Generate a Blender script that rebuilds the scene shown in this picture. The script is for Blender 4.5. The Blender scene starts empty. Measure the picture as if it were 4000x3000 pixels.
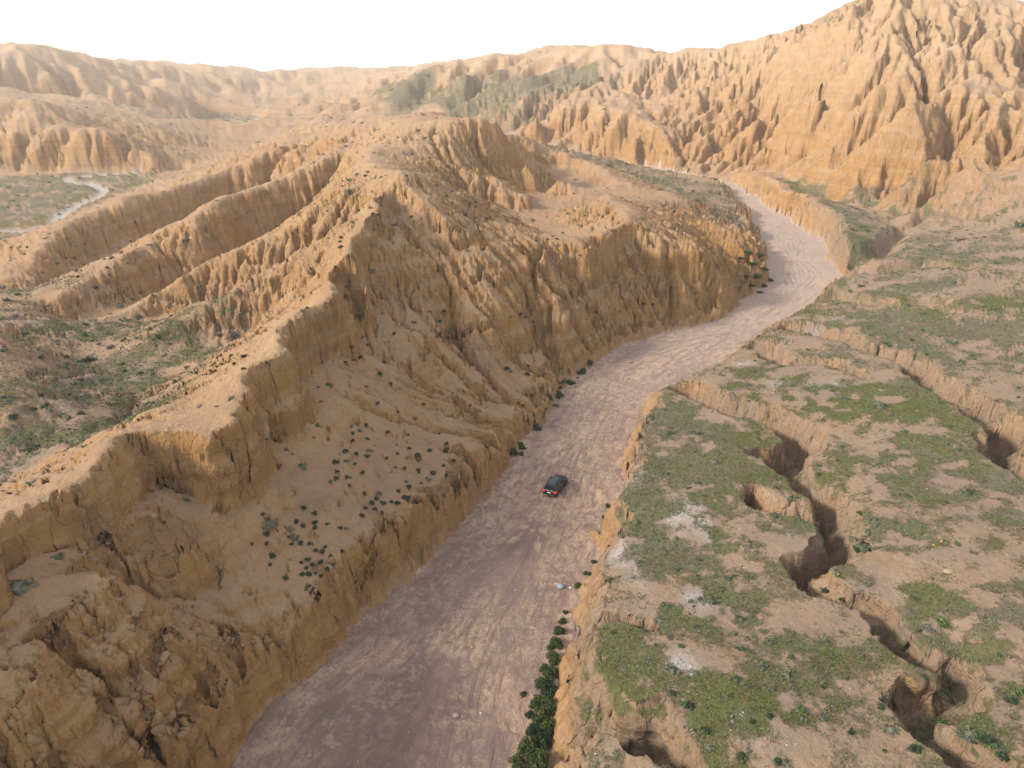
import bpy, math, random
import numpy as np
from mathutils import Vector, Matrix

# ------------------------------------------------------------------ camera, light, exposure
C = bpy.context.scene.collection
SC = bpy.context.scene
CAM_H = 51.0; PITCH = math.radians(24.1); FPX = 1495.0        # f in units of a 2212 px wide picture
cam = bpy.data.cameras.new('camera'); cam.sensor_width = 36; cam.lens = 36 * FPX / 2212
cam.clip_start = 0.5; cam.clip_end = 40000
camo = bpy.data.objects.new('camera', cam); C.objects.link(camo)
camo.location = (0, 0, CAM_H); camo.rotation_euler = (math.pi / 2 - PITCH, 0, 0)
SC.camera = camo

SUN_EL = math.radians(29); SUN_AZ = math.radians(-103)           # azimuth from +Y towards +X: the sun stands to the left
w = bpy.data.worlds.new('World'); SC.world = w; w.use_nodes = True
nt = w.node_tree; bg = nt.nodes['Background']
sky = nt.nodes.new('ShaderNodeTexSky'); sky.sky_type = 'NISHITA'; sky.sun_disc = False
sky.sun_elevation = SUN_EL; sky.sun_rotation = SUN_AZ
sky.air_density = 1.0; sky.dust_density = 4.0; sky.ozone_density = 1.0
hs = nt.nodes.new('ShaderNodeHueSaturation'); hs.inputs['Saturation'].default_value = 0.35
nt.links.new(sky.outputs[0], hs.inputs['Color']); nt.links.new(hs.outputs[0], bg.inputs[0]); bg.inputs[1].default_value = 0.05
# a thin even sheet of high cloud lies over the whole sky
veil = nt.nodes.new('ShaderNodeBackground'); veil.inputs[0].default_value = (.93, .965, 1, 1); veil.inputs[1].default_value = .76
ad = nt.nodes.new('ShaderNodeAddShader'); nt.links.new(bg.outputs[0], ad.inputs[0]); nt.links.new(veil.outputs[0], ad.inputs[1]); nt.links.new(ad.outputs[0], nt.nodes['World Output'].inputs[0])
sl = bpy.data.lights.new('sun', 'SUN'); sl.energy = 5.0; sl.angle = math.radians(9); sl.color = (1, .93, .82)
so = bpy.data.objects.new('sun', sl); C.objects.link(so)
sdir = Vector((math.sin(SUN_AZ) * math.cos(SUN_EL), math.cos(SUN_AZ) * math.cos(SUN_EL), math.sin(SUN_EL)))
so.rotation_euler = sdir.to_track_quat('Z', 'Y').to_euler(); so.location = (0, 0, 200)
SC.view_settings.view_transform = 'Standard'; SC.view_settings.look = 'None'
SC.view_settings.exposure = 0.34; SC.view_settings.gamma = 1.0; SC.view_settings.use_curve_mapping = False
SC.cycles.max_bounces = 6; SC.cycles.volume_bounces = 1

HAZE = .00018
rs = np.random.RandomState(7); random.seed(5)
F = np.float32
# ------------------------------------------------------------------ helpers: survey points seen from the camera -> world
_s, _c = math.sin(PITCH), math.cos(PITCH)
def ray(u, v):
    a = (u - 1106) / FPX; b = (v - 829.5) / FPX
    return a, _c - b * _s, -_s - b * _c
def P(u, v, z):
    a, dy, dz = ray(u, v); t = (CAM_H - z) / (-dz); return (a * t, dy * t, z)
def Y(u, v, y):
    a, dy, dz = ray(u, v); t = y / dy; return (a * t, y, CAM_H + dz * t)
def dens(pts, step=1.0):
    """densify a 3D polyline so that the step grows with the distance from the camera"""
    out = []
    for p, q in zip(pts[:-1], pts[1:]):
        p, q = np.array(p, float), np.array(q, float)
        L = np.linalg.norm(q - p); d = np.linalg.norm((p + q)[:2] / 2)
        n = max(1, int(L / (d * 0.035 * step)))
        for k in range(n): out.append(tuple(p + (q - p) * k / n))
    out.append(tuple(pts[-1])); return out

# ------------------------------------------------------------------ noise
TAB = rs.rand(4096, 4).astype(F)
def hsh(ix, iy, k=0):
    h = (ix * 374761393 + iy * 668265263 + k * 2246822519) & 0xffffffff
    h = ((h ^ (h >> 13)) * 1274126177) & 0xffffffff
    return (h ^ (h >> 16)) & 4095
def vn(x, y, k=0):
    fx, fy = np.floor(x), np.floor(y); ix, iy = fx.astype(np.int64), fy.astype(np.int64)
    u, v = (x - fx).astype(F), (y - fy).astype(F)
    u = u * u * u * (u * (u * 6 - 15) + 10); v = v * v * v * (v * (v * 6 - 15) + 10)
    a = TAB[hsh(ix, iy, k), 0]; b = TAB[hsh(ix + 1, iy, k), 0]; c = TAB[hsh(ix, iy + 1, k), 0]; d = TAB[hsh(ix + 1, iy + 1, k), 0]
    return (a + (b - a) * u + (c - a) * v + (a - b - c + d) * u * v) * 2 - 1
def fbm(x, y, wl, n=4, k=0, gain=.5):
    o = 0; A = 1
    for i in range(n):
        o = o + A * vn(x / wl + 17.3 * i + k * 3.1, y / wl + 5.7 * i, k + i); A *= gain; wl = wl * .49
    return o
def sst(a, b, x):
    t = np.clip((x - a) / (b - a), 0, 1); return t * t * (3 - 2 * t)
def seg_dist(x, y, pts):
    """distance to a polyline, its length parameter, and interpolated extra columns"""
    best = np.full(x.shape, 1e9, F); par = np.zeros(x.shape, F); val = [np.zeros(x.shape, F) for _ in range(len(pts[0]) - 2)]
    s0 = 0.
    for p, q in zip(pts[:-1], pts[1:]):
        ex, ey = q[0] - p[0], q[1] - p[1]; L2 = ex * ex + ey * ey + 1e-9; L = math.sqrt(L2)
        t = np.clip(((x - p[0]) * ex + (y - p[1]) * ey) / L2, 0, 1)
        d = np.hypot(x - p[0] - t * ex, y - p[1] - t * ey); m = d < best
        best = np.where(m, d, best); par = np.where(m, s0 + t * L, par)
        for j in range(len(val)): val[j] = np.where(m, p[2 + j] + t * (q[2 + j] - p[2 + j]), val[j])
        s0 += L
    return best, par, val
def inside(x, y, poly):
    c = np.zeros(x.shape, bool); n = len(poly)
    for i in range(n):
        x1, y1 = poly[i][:2]; x2, y2 = poly[(i + 1) % n][:2]
        if y1 == y2: continue
        m = ((y1 > y) != (y2 > y)) & (x < (x2 - x1) * (y - y1) / (y2 - y1) + x1); c ^= m
    return c

# ------------------------------------------------------------------ survey of the terrain (ridges, valleys, rims)
LINES = []; MODE = 'B'
def ln(*pts, step=1.0): LINES.append([(*q, MODE) for q in dens(pts, step)])
def pt(*pts):
    for q in pts: LINES.append([(*q, MODE)])
# rim over the river, left bank (T: only for the lower field, below the cliff)
MODE = 'T'
ln(*[P(*q) for q in [(250,1659,8),(427,1502,7),(518,1421,6),(470,1340,7),(434,1278,8),(490,1295,7.5),(542,1267,7.5),(612,1257,7),(700,1260,6.5),(763,1274,5.5),(850,1170,6.3),(911,1087,6),(999,1018,6),(1044,976,5.5)]])
ln(*[P(*q) for q in [(1044,976,5.5),(1009,960,6.2),(1050,945,5),(1080,905,4),(1128,868,3.5),(1174,848,3),(1216,798,3),(1314,744,3),(1345,700,4),(1450,651,4.6),(1493,651,4.6),(1600,610,4)]])
pt(*[P(*q) for q in [(640,1100,9.5),(560,1180,9.5),(700,1150,8),(800,1050,8.3),(850,950,9),(700,1000,11),(620,1050,11.5),(900,1000,7),(960,930,6.8),(850,800,11),(950,800,8.5),(1000,760,9),(1100,760,6.5),(1150,720,7.5),(900,720,13),(1250,710,6)]])
# foot of the upper cliff
ln(*[P(*q) for q in [(300,1250,12),(400,1190,11.5),(487,1148,11),(560,1040,12),(610,960,12.5),(680,880,13),(740,835,13.2),(765,700,15),(830,650,16),(900,642,16),(960,640,15.5),(1060,682,13.2),(1150,648,12.6),(1220,670,10.5),(1300,642,9.3),(1400,622,8.3),(1480,616,7.6),(1560,620,5.5)]])
# near buttresses lower left
pt(*[P(*q) for q in [(150,1500,13),(150,1510,13),(0,1500,15),(0,1350,16),(100,1300,16),(220,1380,13),(330,1380,11.5),(250,1240,15),(60,1640,12),(350,1120,15.5),(-200,1500,17)]])
MODE = 'U'
CREST = [P(*q) for q in [(-250,1230,21),(35,1127,20),(140,1071,20),(182,1053,20),(210,1008,20),(259,948,20),(315,940,19.5),(364,934,19.5),(437,917,20),(472,899,20.5),(507,843,20.5),(525,822,20.5),(574,787,21),(595,749,21.5),(597,698,22),(647,661,22.5),(700,640,22.5),(728,626,23),(723,588,24),(745,567,25),(771,497,27),(824,455,29),(820,420,30.5),(852,378,32.5)]]
ln(*CREST, step=.8)
CTOP = [(852,378,32.5),(900,420,30),(960,470,26.5),(1040,512,22.5),(1106,530,20.5),(1150,556,18.5),(1190,545,18.3),(1213,533,18.8),(1256,531,19),(1301,500,20),(1356,471,20.5),(1421,514,17),(1500,530,15),(1580,560,11.5),(1618,590,8)]
ln(*[P(*q) for q in CTOP], step=.8)
MODE = 'B'
# valley behind the crest
ln(*[P(*q) for q in [(-60,560,3),(17,618,6),(75,638,7),(120,673,7.6),(195,738,8.5),(190,785,9),(275,813,9.8),(257,843,11),(275,888,12.6),(245,903,13.4),(175,908,13.6),(100,945,13.3),(35,985,13),(0,1025,13),(-150,1080,12)]])
ln(*[P(*q) for q in [(-200,730,17),(20,745,15),(105,785,12.5)]]); ln(*[P(*q) for q in [(-200,820,17),(-20,830,16),(60,838,15.5),(150,870,14.5)]]); pt(P(60,812,12.8), P(-40,800,13.3))
ln(*[P(*q) for q in [(650,652,19.2),(600,675,15.5),(525,703,11.5),(420,749,9.6),(330,790,9.6)]])
SP = [[(774,490,27),(700,520,24),(630,546,21.5),(577,580,19),(553,603,18),(475,635,15.5),(437,658,14.5),(387,683,13),(300,753,10.5)],
      [(820,410,29.5),(774,437,26),(700,460,23.5),(630,483,21),(553,533,17),(450,570,13.5),(400,595,12),(350,620,10),(325,638,9)],
      [(735,333,27),(595,396,20),(525,427,18),(473,469,15.5),(430,494,14),(350,525,11),(290,574,9),(207,613,7.5),(140,648,7)],
      [(700,315,26),(595,345,19.5),(490,375,15),(385,413,12),(245,473,8.5),(165,521,7.5),(100,565,6.5),(50,603,6)]]
for k, s in enumerate(SP):
    R3 = [P(*q) for q in s]; ln(*R3, step=.7)
    if k:                                                   # the gully at the foot of its near flank
        dk = (0, 6.5, 10.5, 9.5)[k]; n_ = len(R3); g = []
        for i, (x_, y_, z_) in enumerate(R3):
            d_ = dk * min(1, .3 + .45 * i) * min(1, (n_ - i) / 3.2); g.append((x_ + .35 * d_, y_ - 1.15 * d_, max(z_ - d_, 3.0)))
        ln(*g, step=.7)
ln(*[P(*q) for q in [(350,492,11.5),(265,538,8.8),(175,570,7.8),(117,598,7)]])
# divide and ridges in the middle
ln(*[P(*q) for q in [(719,311,27),(765,341,28.5),(810,366,31),(852,378,32.5)]])
ln(P(700,315,26), P(719,311,27), Y(800,318,235), Y(860,312,240), Y(940,298,245), Y(1000,288,250), Y(1069,274,260))
ln(Y(600,285,480), Y(719,262,380), Y(800,252,350), Y(876,243,330), Y(943,234,330), Y(1000,255,320), Y(1034,276,300), Y(1069,274,260))
ln(Y(1069,276,260), P(1120,315,27), P(1150,350,23), P(1244,413,15.5)); ln(Y(964,296,246), P(1016,350,24.5), P(1104,395,19.5), P(1185,452,14.5))
ln(Y(1069,276,260), P(1139,300,25), P(1230,335,20), P(1314,378,16), P(1408,430,13.5)); ln(P(880,345,27), P(960,395,22.5), P(1060,430,18), P(1130,465,16))
ln(P(1000,395,20), P(1100,440,15.5), P(1174,465,14), P(1215,500,14.3), P(1240,522,15.5)); ln(P(1150,395,14.5),P(1190,440,13.2),P(1174,465,14)); ln(P(1060,350,19.5),P(1140,400,15.5)); ln(P(1220,370,14.5), P(1290,405,12.5))
ln(P(1190,470,15.5), P(1250,440,18.5), P(1313,414,20), P(1326,429,20), P(1356,469,20.5)); ln(P(1326,429,20), P(1368,431,16.5), P(1426,436,14.5), P(1481,419,13.5), P(1560,450,10))
ln(Y(1100,290,300), P(1136,304,14), P(1260,328,11), P(1356,346,9), P(1456,376,6.5), P(1530,395,6), P(1568,416,6), P(1590,446,6), P(1600,500,6.5)); ln(P(1300,345,11), P(1400,385,8.5), P(1500,420,8.5))
pt(P(1550,480,12), P(1560,540,12), P(1480,480,15), P(1606,560,8))
# terrace and plateau on the right bank
ln(*[P(*q) for q in [(1575,365,7.5),(1640,370,8.5),(1715,410,8.5),(1800,465,8.5),(1815,505,8.2),(1862,560,7.2)]])
pt(*[P(*q) for q in [(1760,420,8.5),(1850,450,8.0),(1900,480,6.5),(1700,390,8.8),(1960,490,4.2),(1900,520,6),
  (1950,540,7),(2100,520,9),(2212,530,11),(2212,700,11),(2000,650,8.5),(1900,600,7),(1860,680,7),(1900,720,7.5),(2100,750,9),(1750,740,6),(1700,760,5.5),(1600,790,5),(1560,790,5),(1520,830,5.5),(1700,850,7),(1900,800,8),(1800,900,8),(2000,900,9),(2212,850,10),(2212,1100,10.5),(2000,1100,10),(1900,1000,9.5),(1650,950,6.5),(1550,900,6),(1450,850,5),(1400,880,5),(1380,950,5.5),(1370,1000,6),(1380,1080,6.5),(1320,1180,6.5),(1300,1250,7),(1250,1320,7.5),(1240,1430,8),(1240,1600,8),(1250,1700,8),(1500,1100,7.5),(1600,1300,9),(1500,1500,10),(1400,1400,9),(1700,1200,8.8),(1700,1500,10.5),(2000,1250,10.5),(2100,1350,11),(2212,1400,11.5),(2212,1659,12.5),(1900,1600,10.5),(2060,1400,10),(2500,1300,13),(2500,900,13),(2500,600,15),(1500,1900,9),(1250,2000,7.5),(2000,2200,12)]])
# right mountain: foot, skyline, spurs
ln(P(1780,405,8), P(1890,445,7), P(2000,455,9), P(2212,455,13), P(2400,470,16)); ln(Y(1086,285,560), Y(1200,300,500), P(1330,330,5), P(1450,352,4.5), P(1560,360,4.5), P(1640,368,6.5), P(1780,405,8))
SKY = [(730,157,1600),(800,149,1500),(850,138,1400),(890,146,1350),(950,131,1300),(1000,136,1250),(1100,127,1150),(1160,125,1050),(1175,108,900),(1230,95,830),(1290,98,790),(1340,108,740),(1370,97,700),(1400,106,680),(1440,110,650),(1490,95,620),(1530,106,600),(1570,95,570),(1640,85,520),(1740,55,455),(1800,25,415),(1850,2,392),(1930,-3,380),(1990,9,372),(2080,12,365),(2212,10,360),(2450,10,360)]
ln(*[Y(*q) for q in SKY], step=.7)
for u, v, y in SKY[8:]:
    x, yy, z = Y(u, v, y); k = 1.35; pt((x * k, yy * k, z * .72))
FOOT = [(1086,285,5),(1200,300,5),(1330,330,5),(1450,352,4.5),(1560,360,4.5),(1640,368,6.5),(1780,405,8),(1890,445,7),(2000,455,9),(2212,455,13),(2400,470,16)]
fu = [q[0] for q in FOOT]; fy = [min(P(*q)[1], 520) for q in FOOT]; fz = [q[2] for q in FOOT]; ku = [q[0] for q in SKY]; ky = [q[2] for q in SKY]; kz = [Y(*q)[2] for q in SKY]
def M(u, v, off=0.):
    """point of the mountain face seen at (u, v): the plane from foot to skyline, moved off metres towards the camera"""
    yf, zf, ys, zs = np.interp(u, fu, fy), np.interp(u, fu, fz), np.interp(u, ku, ky), np.interp(u, ku, kz); a, dy, dz = ray(u, v); g = dz / dy
    t = (CAM_H + yf * g - zf) / ((zs - zf) - (ys - yf) * g); t = min(max(t, .02), 1); return Y(u, v, yf + t * (ys - yf) - off)
for S in [[(2124,63),(2033,115),(1956,150),(1896,182),(1851,212)],[(2120,154),(2103,189),(2012,224),(1956,245),(1928,259),(1868,290),(1798,310),(1718,338),(1683,355)],[(2141,206),(2173,238),(2225,262)],[(1774,105),(1735,140),(1683,165),(1595,224),(1500,272)],
          [(1833,182),(1770,206),(1697,224),(1634,245),(1543,280),(1490,303)],[(1588,92),(1570,150),(1500,192),(1450,232)],[(1405,205),(1419,227),(1454,266),(1475,300)],[(2000,280),(1985,330),(1930,400)],[(2140,290),(2100,350),(2050,420)],[(2212,330),(2190,400)],[(1850,345),(1830,380)],[(1930,10),(1900,60),(1880,120)]]:
    ln(*[M(u, v, 4.5 if i else 2) for i, (u, v) in enumerate(S)])
for S in [[(1818,150),(1838,178)],[(1655,150),(1670,226)],[(1785,140),(1788,198)],[(1935,287),(1945,345),(1952,378)],[(1683,250),(1690,297),(1697,318)],[(1868,227),(1882,275)],[(1480,150),(1560,230)],[(1985,80),(1995,122),(2043,178)],[(2050,260),(2040,330),(2010,400)],[(1760,260),(1740,320)],[(2180,120),(2170,190)],[(2190,275),(2150,380)]]:
    ln(*[M(u, v, -5) for u, v in S])
for u, v in [(1121,268),(1180,264),(1234,262),(1290,262),(1331,262),(1384,280),(1430,300)]:
    yf = np.interp(u, fu, fy); pt(Y(u, v, yf + 9))
ln(*[Y(*q) for q in [(1370,97,700),(1350,112,670),(1330,120,650),(1200,124,690),(1100,133,720),(1000,140,745),(900,155,760),(850,170,770),(800,195,770),(760,215,770)]]); pt(Y(1250,190,570), Y(1000,215,640), Y(900,212,690), Y(1010,262,600), Y(880,240,650)); ln(Y(1400,150,590), Y(1330,172,585), Y(1262,200,560), Y(1210,226,535), Y(1160,250,525)); ln(Y(1180,170,640), Y(1120,200,610), Y(1075,235,590)); ln(Y(1290,215,540), Y(1250,240,510))
# valley of the far river, left
pt(*[P(*q) for q in [(0,385,.6),(100,400,0),(200,410,0),(300,400,.6),(380,383,1),(0,450,2.2),(100,480,1),(0,520,1.2),(110,440,.2),(-150,450,2),(-200,520,1),(40,430,3.2),(320,450,3),(230,440,1),(430,270,0),(500,265,0),(480,285,.5),(550,270,0),(490,325,0),(580,330,4),(400,330,2),(540,300,3)]])
ln(*[Y(*q) for q in [(-120,225,480),(0,220,470),(60,218,470),(120,235,470),(200,262,480),(300,285,500),(400,302,520)]]); ln(*[Y(*q) for q in [(-100,290,440),(0,290,430),(84,297,420),(160,300,418),(238,294,420),(330,330,412)]])
pt(*[Y(*q) for q in [(262,231,640),(410,234,800),(575,226,720),(650,217,1000),(300,252,760),(0,205,650),(700,238,800)]]); pt(P(350,262,2), P(0,372,1), P(100,370,1), P(250,368,1), P(360,366,1), P(120,262,3))
ln(*[Y(*q) for q in [(-200,85,900),(0,90,900),(60,92,900),(150,110,950),(240,130,1000),(330,141,1100),(400,138,1400),(450,155,1500),(560,160,1900)]], step=.7)
pt(*[Y(*q) for q in [(0,180,740),(200,190,800),(400,205,900),(600,220,1100),(100,140,850),(300,175,980),(450,200,1050)]])
for x, y in [(-1200,1500),(-1500,2600),(-200,2600),(900,2400),(2200,2400),(-2500,4000),(0,4500),(2500,4000),(-1200,700),(1500,1300),(1500,500)]: pt((x, y, 42 if y > 2000 else 60))
pt((-25,14,17),(-60,12,18),(0,8,0),(0,15,0),(12,15,7),(-9,15,3),(-90,60,16),(-150,80,14),(60,20,12),(-220,150,10))
ALLP = [p for L in LINES for p in L]
class Field:
    def __init__(self, mode):
        K = np.array([p[:3] for p in ALLP if p[3] in ('B', mode)], float)
        _, ui = np.unique(np.round(K[:, :2], 1), axis=0, return_index=True); self.K = K = K[ui]; n = len(K)
        D2 = np.hypot(K[:, None, 0] - K[None, :, 0], K[:, None, 1] - K[None, :, 1]); A = np.zeros((n + 1, n + 1))
        A[:n, :n] = -D2 - np.diag(0.004 * np.hypot(K[:, 0], K[:, 1])); A[:n, n] = A[n, :n] = 1; self.w = np.linalg.solve(A, np.append(K[:, 2], 0))
    def __call__(self, x, y):
        K = self.K.astype(F); kw = self.w[:-1].astype(F); xf, yf = x.ravel().astype(F), y.ravel().astype(F); out = np.empty(xf.shape, F)
        for i in range(0, len(xf), 8192): out[i:i + 8192] = -(np.hypot(xf[i:i + 8192, None] - K[:, 0], yf[i:i + 8192, None] - K[:, 1]) @ kw)
        return out.reshape(x.shape) + F(self.w[-1])
CL = CREST + [P(*q) for q in CTOP[1:]]
CLXY = [(p[0], p[1]) for p in CL]; CPOLY = CLXY + [(110, 225), (60, 420), (-500, 420), (-500, 10), (CLXY[0][0] - 10, 5)]
def cliff_side(x, y):
    """signed distance to the cliff edge: positive on the hill side"""
    d, _, _ = seg_dist(x, y, [(CLXY[0][0] + 2, 0)] + CLXY + [(CLXY[-1][0] + 12, CLXY[-1][1] + 14)]); return np.where(inside(x, y, CPOLY), d, -d)

# ------------------------------------------------------------------ grid round the camera
NT, NR = 1200, 1400
TH = np.linspace(math.radians(-58), math.radians(58), NT).astype(F)
R = np.concatenate([np.geomspace(14, 320, 951)[:-1], np.geomspace(320, 5000, 450)]).astype(F)
def grid(Hc, i, j, Wd):
    pass
th_c = np.linspace(TH[0], TH[-1], 320).astype(F); r_c = np.geomspace(14, 5000, 520).astype(F)
cX, cY = np.sin(th_c)[:, None] * r_c[None], np.cos(th_c)[:, None] * r_c[None]; FU, FT = Field('U'), Field('T'); print('survey points', len(FU.K), len(FT.K))
HCU, HCT = FU(cX, cY), FT(cX, cY)
def edge_noise(x, y): return 1.5 * vn(x / 7.5, y / 7.5, 101) + .8 * vn(x / 2.9, y / 2.9, 102) + .5 * np.abs(vn(x / 4.1, y / 4.1, 103))
def macro(fi, fj, x, y):
    u, t = bil(HCU, fi, fj), bil(HCT, fi, fj); d = cliff_side(x, y) + edge_noise(x, y)
    # two steps: an upper and a lower cliff with a narrow broken ledge between
    k = .55 * sst(-.6, .5, d + .2) + .45 * sst(-1.9, -.9, d + .7 * vn(x / 3.3, y / 3.3, 104)) 
    return np.where(u > t, t + (u - t) * k, np.where(d > 0, u, t)).astype(F)
def bil(G, fi, fj):
    fi = np.clip(fi, 0, G.shape[0] - 1.001); fj = np.clip(fj, 0, G.shape[1] - 1.001)
    i, j = fi.astype(np.int32), fj.astype(np.int32); a, b = (fi - i).astype(F), (fj - j).astype(F)
    return (G[i, j] * (1 - a) + G[i + 1, j] * a) * (1 - b) + (G[i, j + 1] * (1 - a) + G[i + 1, j + 1] * a) * b
X = np.sin(TH)[:, None] * R[None]; Yy = np.cos(TH)[:, None] * R[None]; RR = np.broadcast_to(R[None], X.shape)
fi = (TH - TH[0]) / (TH[-1] - TH[0]) * 319; fj = np.log(R / 14) / math.log(5000 / 14) * 519
HG = macro(np.broadcast_to(fi[:, None], X.shape), np.broadcast_to(fj[None], X.shape), X, Yy)

def gradxy(Hh):
    """gradient of a field on the polar grid, in x and y"""
    dr = np.gradient(Hh, R, axis=1); dt = np.gradient(Hh, TH, axis=0) / R[None]
    s, c = np.sin(TH)[:, None], np.cos(TH)[:, None]
    return dr * s + dt * c, dr * c - dt * s
# --- river channel
RL = [(-36,0),(-30,20)] + [P(u, v, 0)[:2] for u, v in [(480,1659),(600,1510),(730,1400),(830,1300),(930,1200),(1000,1135),(1075,1050),(1110,990),(1150,940),(1200,860),(1270,795),(1350,745),(1450,718),(1560,690),(1610,655),(1655,610),(1652,560),(1632,500),(1602,440),(1570,405)]]
RRt = [(-4,0),(0,20)] + [P(u, v, 0)[:2] for u, v in [(1185,1659),(1196,1530),(1208,1430),(1226,1340),(1250,1285),(1288,1200),(1310,1100),(1360,960),(1400,880),(1500,830),(1600,760),(1700,700),(1790,640),(1815,600),(1780,560),(1775,520),(1700,470),(1640,430),(1590,402)]]
HEAD = [P(1540,388,0)[:2], P(1480,374,0)[:2], P(1400,358,0)[:2], P(1330,346,0)[:2], P(1250,330,0)[:2]]
RL += [P(1520,396,0)[:2], P(1450,382,0)[:2], P(1380,366,0)[:2]]; RRt += [P(1540,385,0)[:2], P(1480,372,0)[:2], P(1400,357,0)[:2], P(1380,353,0)[:2]]
RIV = RL + RRt[::-1]
MID = []
for p in RL[::1]:
    q = min(RRt, key=lambda q: (q[0] - p[0]) ** 2 + (q[1] - p[1]) ** 2); MID.append(((p[0] + q[0]) / 2, (p[1] + q[1]) / 2))
FR = [[(0,498),(60,500),(110,487),(128,465),(165,443),(210,425),(225,410),(195,397),(150,393),(145,385),(215,378),(300,373)], [(470,268),(500,264),(530,262),(560,262)]]
FR = [[P(u, v, 0)[:2] for u, v in L] for L in FR]
def poly_d(x, y, poly):
    d, _, _ = seg_dist(x, y, [tuple(p) for p in poly] + [tuple(poly[0])]); return np.where(inside(x, y, poly), -d, d)
near = R < 650
def gully(L, k):   # narrowed a little: the walls batter back
    L = [(u, v, zr, zb, hw * .8) for u, v, zr, zb, hw in L]; return gully_(L, k)
def gully_(L, k):   # (u,v,z of the near rim, bottom, half width)
    return [(P(u, v, zr)[0], P(u, v, zr)[1] + hw * .7, zb, hw) for u, v, zr, zb, hw in L], k
GUL = [gully([(1480,845,4,0,2.0),(1592,897,5.5,.4,1.6),(1655,905,6,.9,1.4),(1739,955,6.5,1.2,.9),(1746,978,6.5,1.5,1.0),(1690,1000,7,1.6,.7),(1714,1025,7,2,.6),(1753,1064,7.5,2.4,.6),(1784,1099,7.5,2.8,.7),(1805,1148,7.5,3.2,.6),(1820,1190,8,3.7,.5),(1788,1229,8,4.2,.5),(1730,1245,8,4.6,.8),(1746,1271,8,4.9,.6),(1805,1302,8.5,5.6,.5),(1858,1320,9,6.3,.4),(1903,1358,9,6.6,.4),(1928,1404,9,7,.5),(1956,1428,9.3,7.2,.6),(2015,1456,9.5,7.4,.9),(2075,1474,9.5,7.6,1.0),(2080,1516,9.5,7.7,.8),(2055,1542,9.5,7.8,.7),(1990,1556,9.5,7.9,1.1),(1963,1580,9.5,8,1.1),(1973,1614,9.6,8.2,.8),(2033,1656,10,8.4,.8),(2150,1720,11,9,.8)], 3.3),
       gully([(1746,978,6.5,1.5,.8),(1700,985,6.5,2,1.0),(1651,988,6.5,2.3,1.2)], 3.3),
       gully([(1805,1150,7.5,3.4,.5),(1750,1128,7.5,3.8,.5),(1690,1112,7.5,4.0,.5),(1650,1095,7.5,3.6,1.0),(1634,1075,7.5,3.6,.6)], 3.3),
       gully([(1715,712,4,0,2.5),(1788,728,5,.5,1.6),(1851,742,6,1,1.0),(1885,770,6.5,1.6,1.0),(1956,780,7,2.2,.8),(1998,822,7.5,2.8,2.0),(2030,838,8,4,1.0),(2085,873,8,4,1.4),(2127,917,8.5,4.2,1.6),(2173,931,8.5,4.4,1.4),(2230,950,9,5,1.4),(2300,960,10,5.5,1.2)], 3.3),
       gully([(2173,931,8.5,4.4,1.0),(2160,960,9,4.6,1.0),(2170,1000,9,4.8,1.2),(2208,1035,9,5,1.6),(2280,1060,10,5.5,1)], 3.3),
       gully([(1640,752,3,0,1.6),(1676,777,4.5,1,1.0),(1707,794,5,1.6,1.0),(1760,793,5.5,2.6,.7),(1805,798,6,3.8,.5),(1860,815,7.5,5.8,.4)], 2.0),
       gully([(1530,795,3,0,1.2),(1560,783,4,1.5,.6),(1590,790,5,3.6,.4)], 1.8),
       gully([(1823,600,3,0,2.2),(1880,598,5,1.8,.9),(1990,585,6,4,.7),(2100,590,8,6.5,.6)], 1.3),
       gully([(1795,655,3,0,1.4),(1893,664,5.5,2.5,.7),(2010,668,7,5,.6),(2060,690,7.5,6.4,.5)], 1.2),
       gully([(1850,575,3,0,1.4),(1905,560,4.5,1.6,1.0),(1960,500,4,2.8,1.0),(2000,478,5,3.6,.8),(2100,470,9,7,.8)], 1.0),
       gully([(1215,1550,6,.3,.8),(1273,1545,7,2.2,.6),(1317,1573,7.5,3.0,.5),(1367,1598,8,3.4,.6),(1407,1606,8,3.8,.8),(1430,1640,8,4.4,.6),(1520,1700,9,6.5,.4)], 3.6),
       gully([(1265,1370,6,3.0,.3),(1307,1350,7,5.2,.25),(1360,1345,7.5,6.0,.25),(1397,1356,7.8,6.3,.5)], 3.0),
       gully([(1145,690,10,9.5,.4),(1152,625,13.6,12.8,.35),(1154,600,15,13.2,.45),(1150,568,18,14.5,.5),(1170,545,18,16,.3)], 4.5),
       gully([(770,720,14,13.6,.3),(762,690,15.5,15,.3),(738,640,20,17.5,.3),(733,622,22,20.5,.2)], 3.5)]
def carve(x, y, S, side=True):
    """cut river, side gullies and far river into the surface; x,y are the warped coordinates"""
    d = poly_d(x, y, RIV)
    # thin low apron at the foot, then a nearly vertical bank
    pw = plate_m(x, y); d = d + pw * np.where(np.abs(d) < 8, .9 * vn(x / 5.2, y / 5.2, 131) + .5 * np.abs(vn(x / 2.4, y / 2.4, 132)) - .2, 0)
    wall = np.where(d < .5, d * 1.2, .6 + (d - .5) * (4.2 - 2.0 * pw))
    S = np.where(d < 0, 0, np.minimum(np.maximum(S, .3), np.maximum(wall, 0)))
    for L, k in (GUL if side else []):
        xs = [p[0] for p in L]; ys = [p[1] for p in L]
        m = (x > min(xs) - 10) & (x < max(xs) + 10) & (y > min(ys) - 10) & (y < max(ys) + 10) & (d > -.01)
        if not m.any(): continue
        dd, _, (zb, hw) = seg_dist(x[m], y[m], L)
        q = np.maximum(dd - hw, 0); S[m] = np.minimum(S[m], zb + q * k + np.minimum(q, .3) * 1.5)
    return S, d
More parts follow.
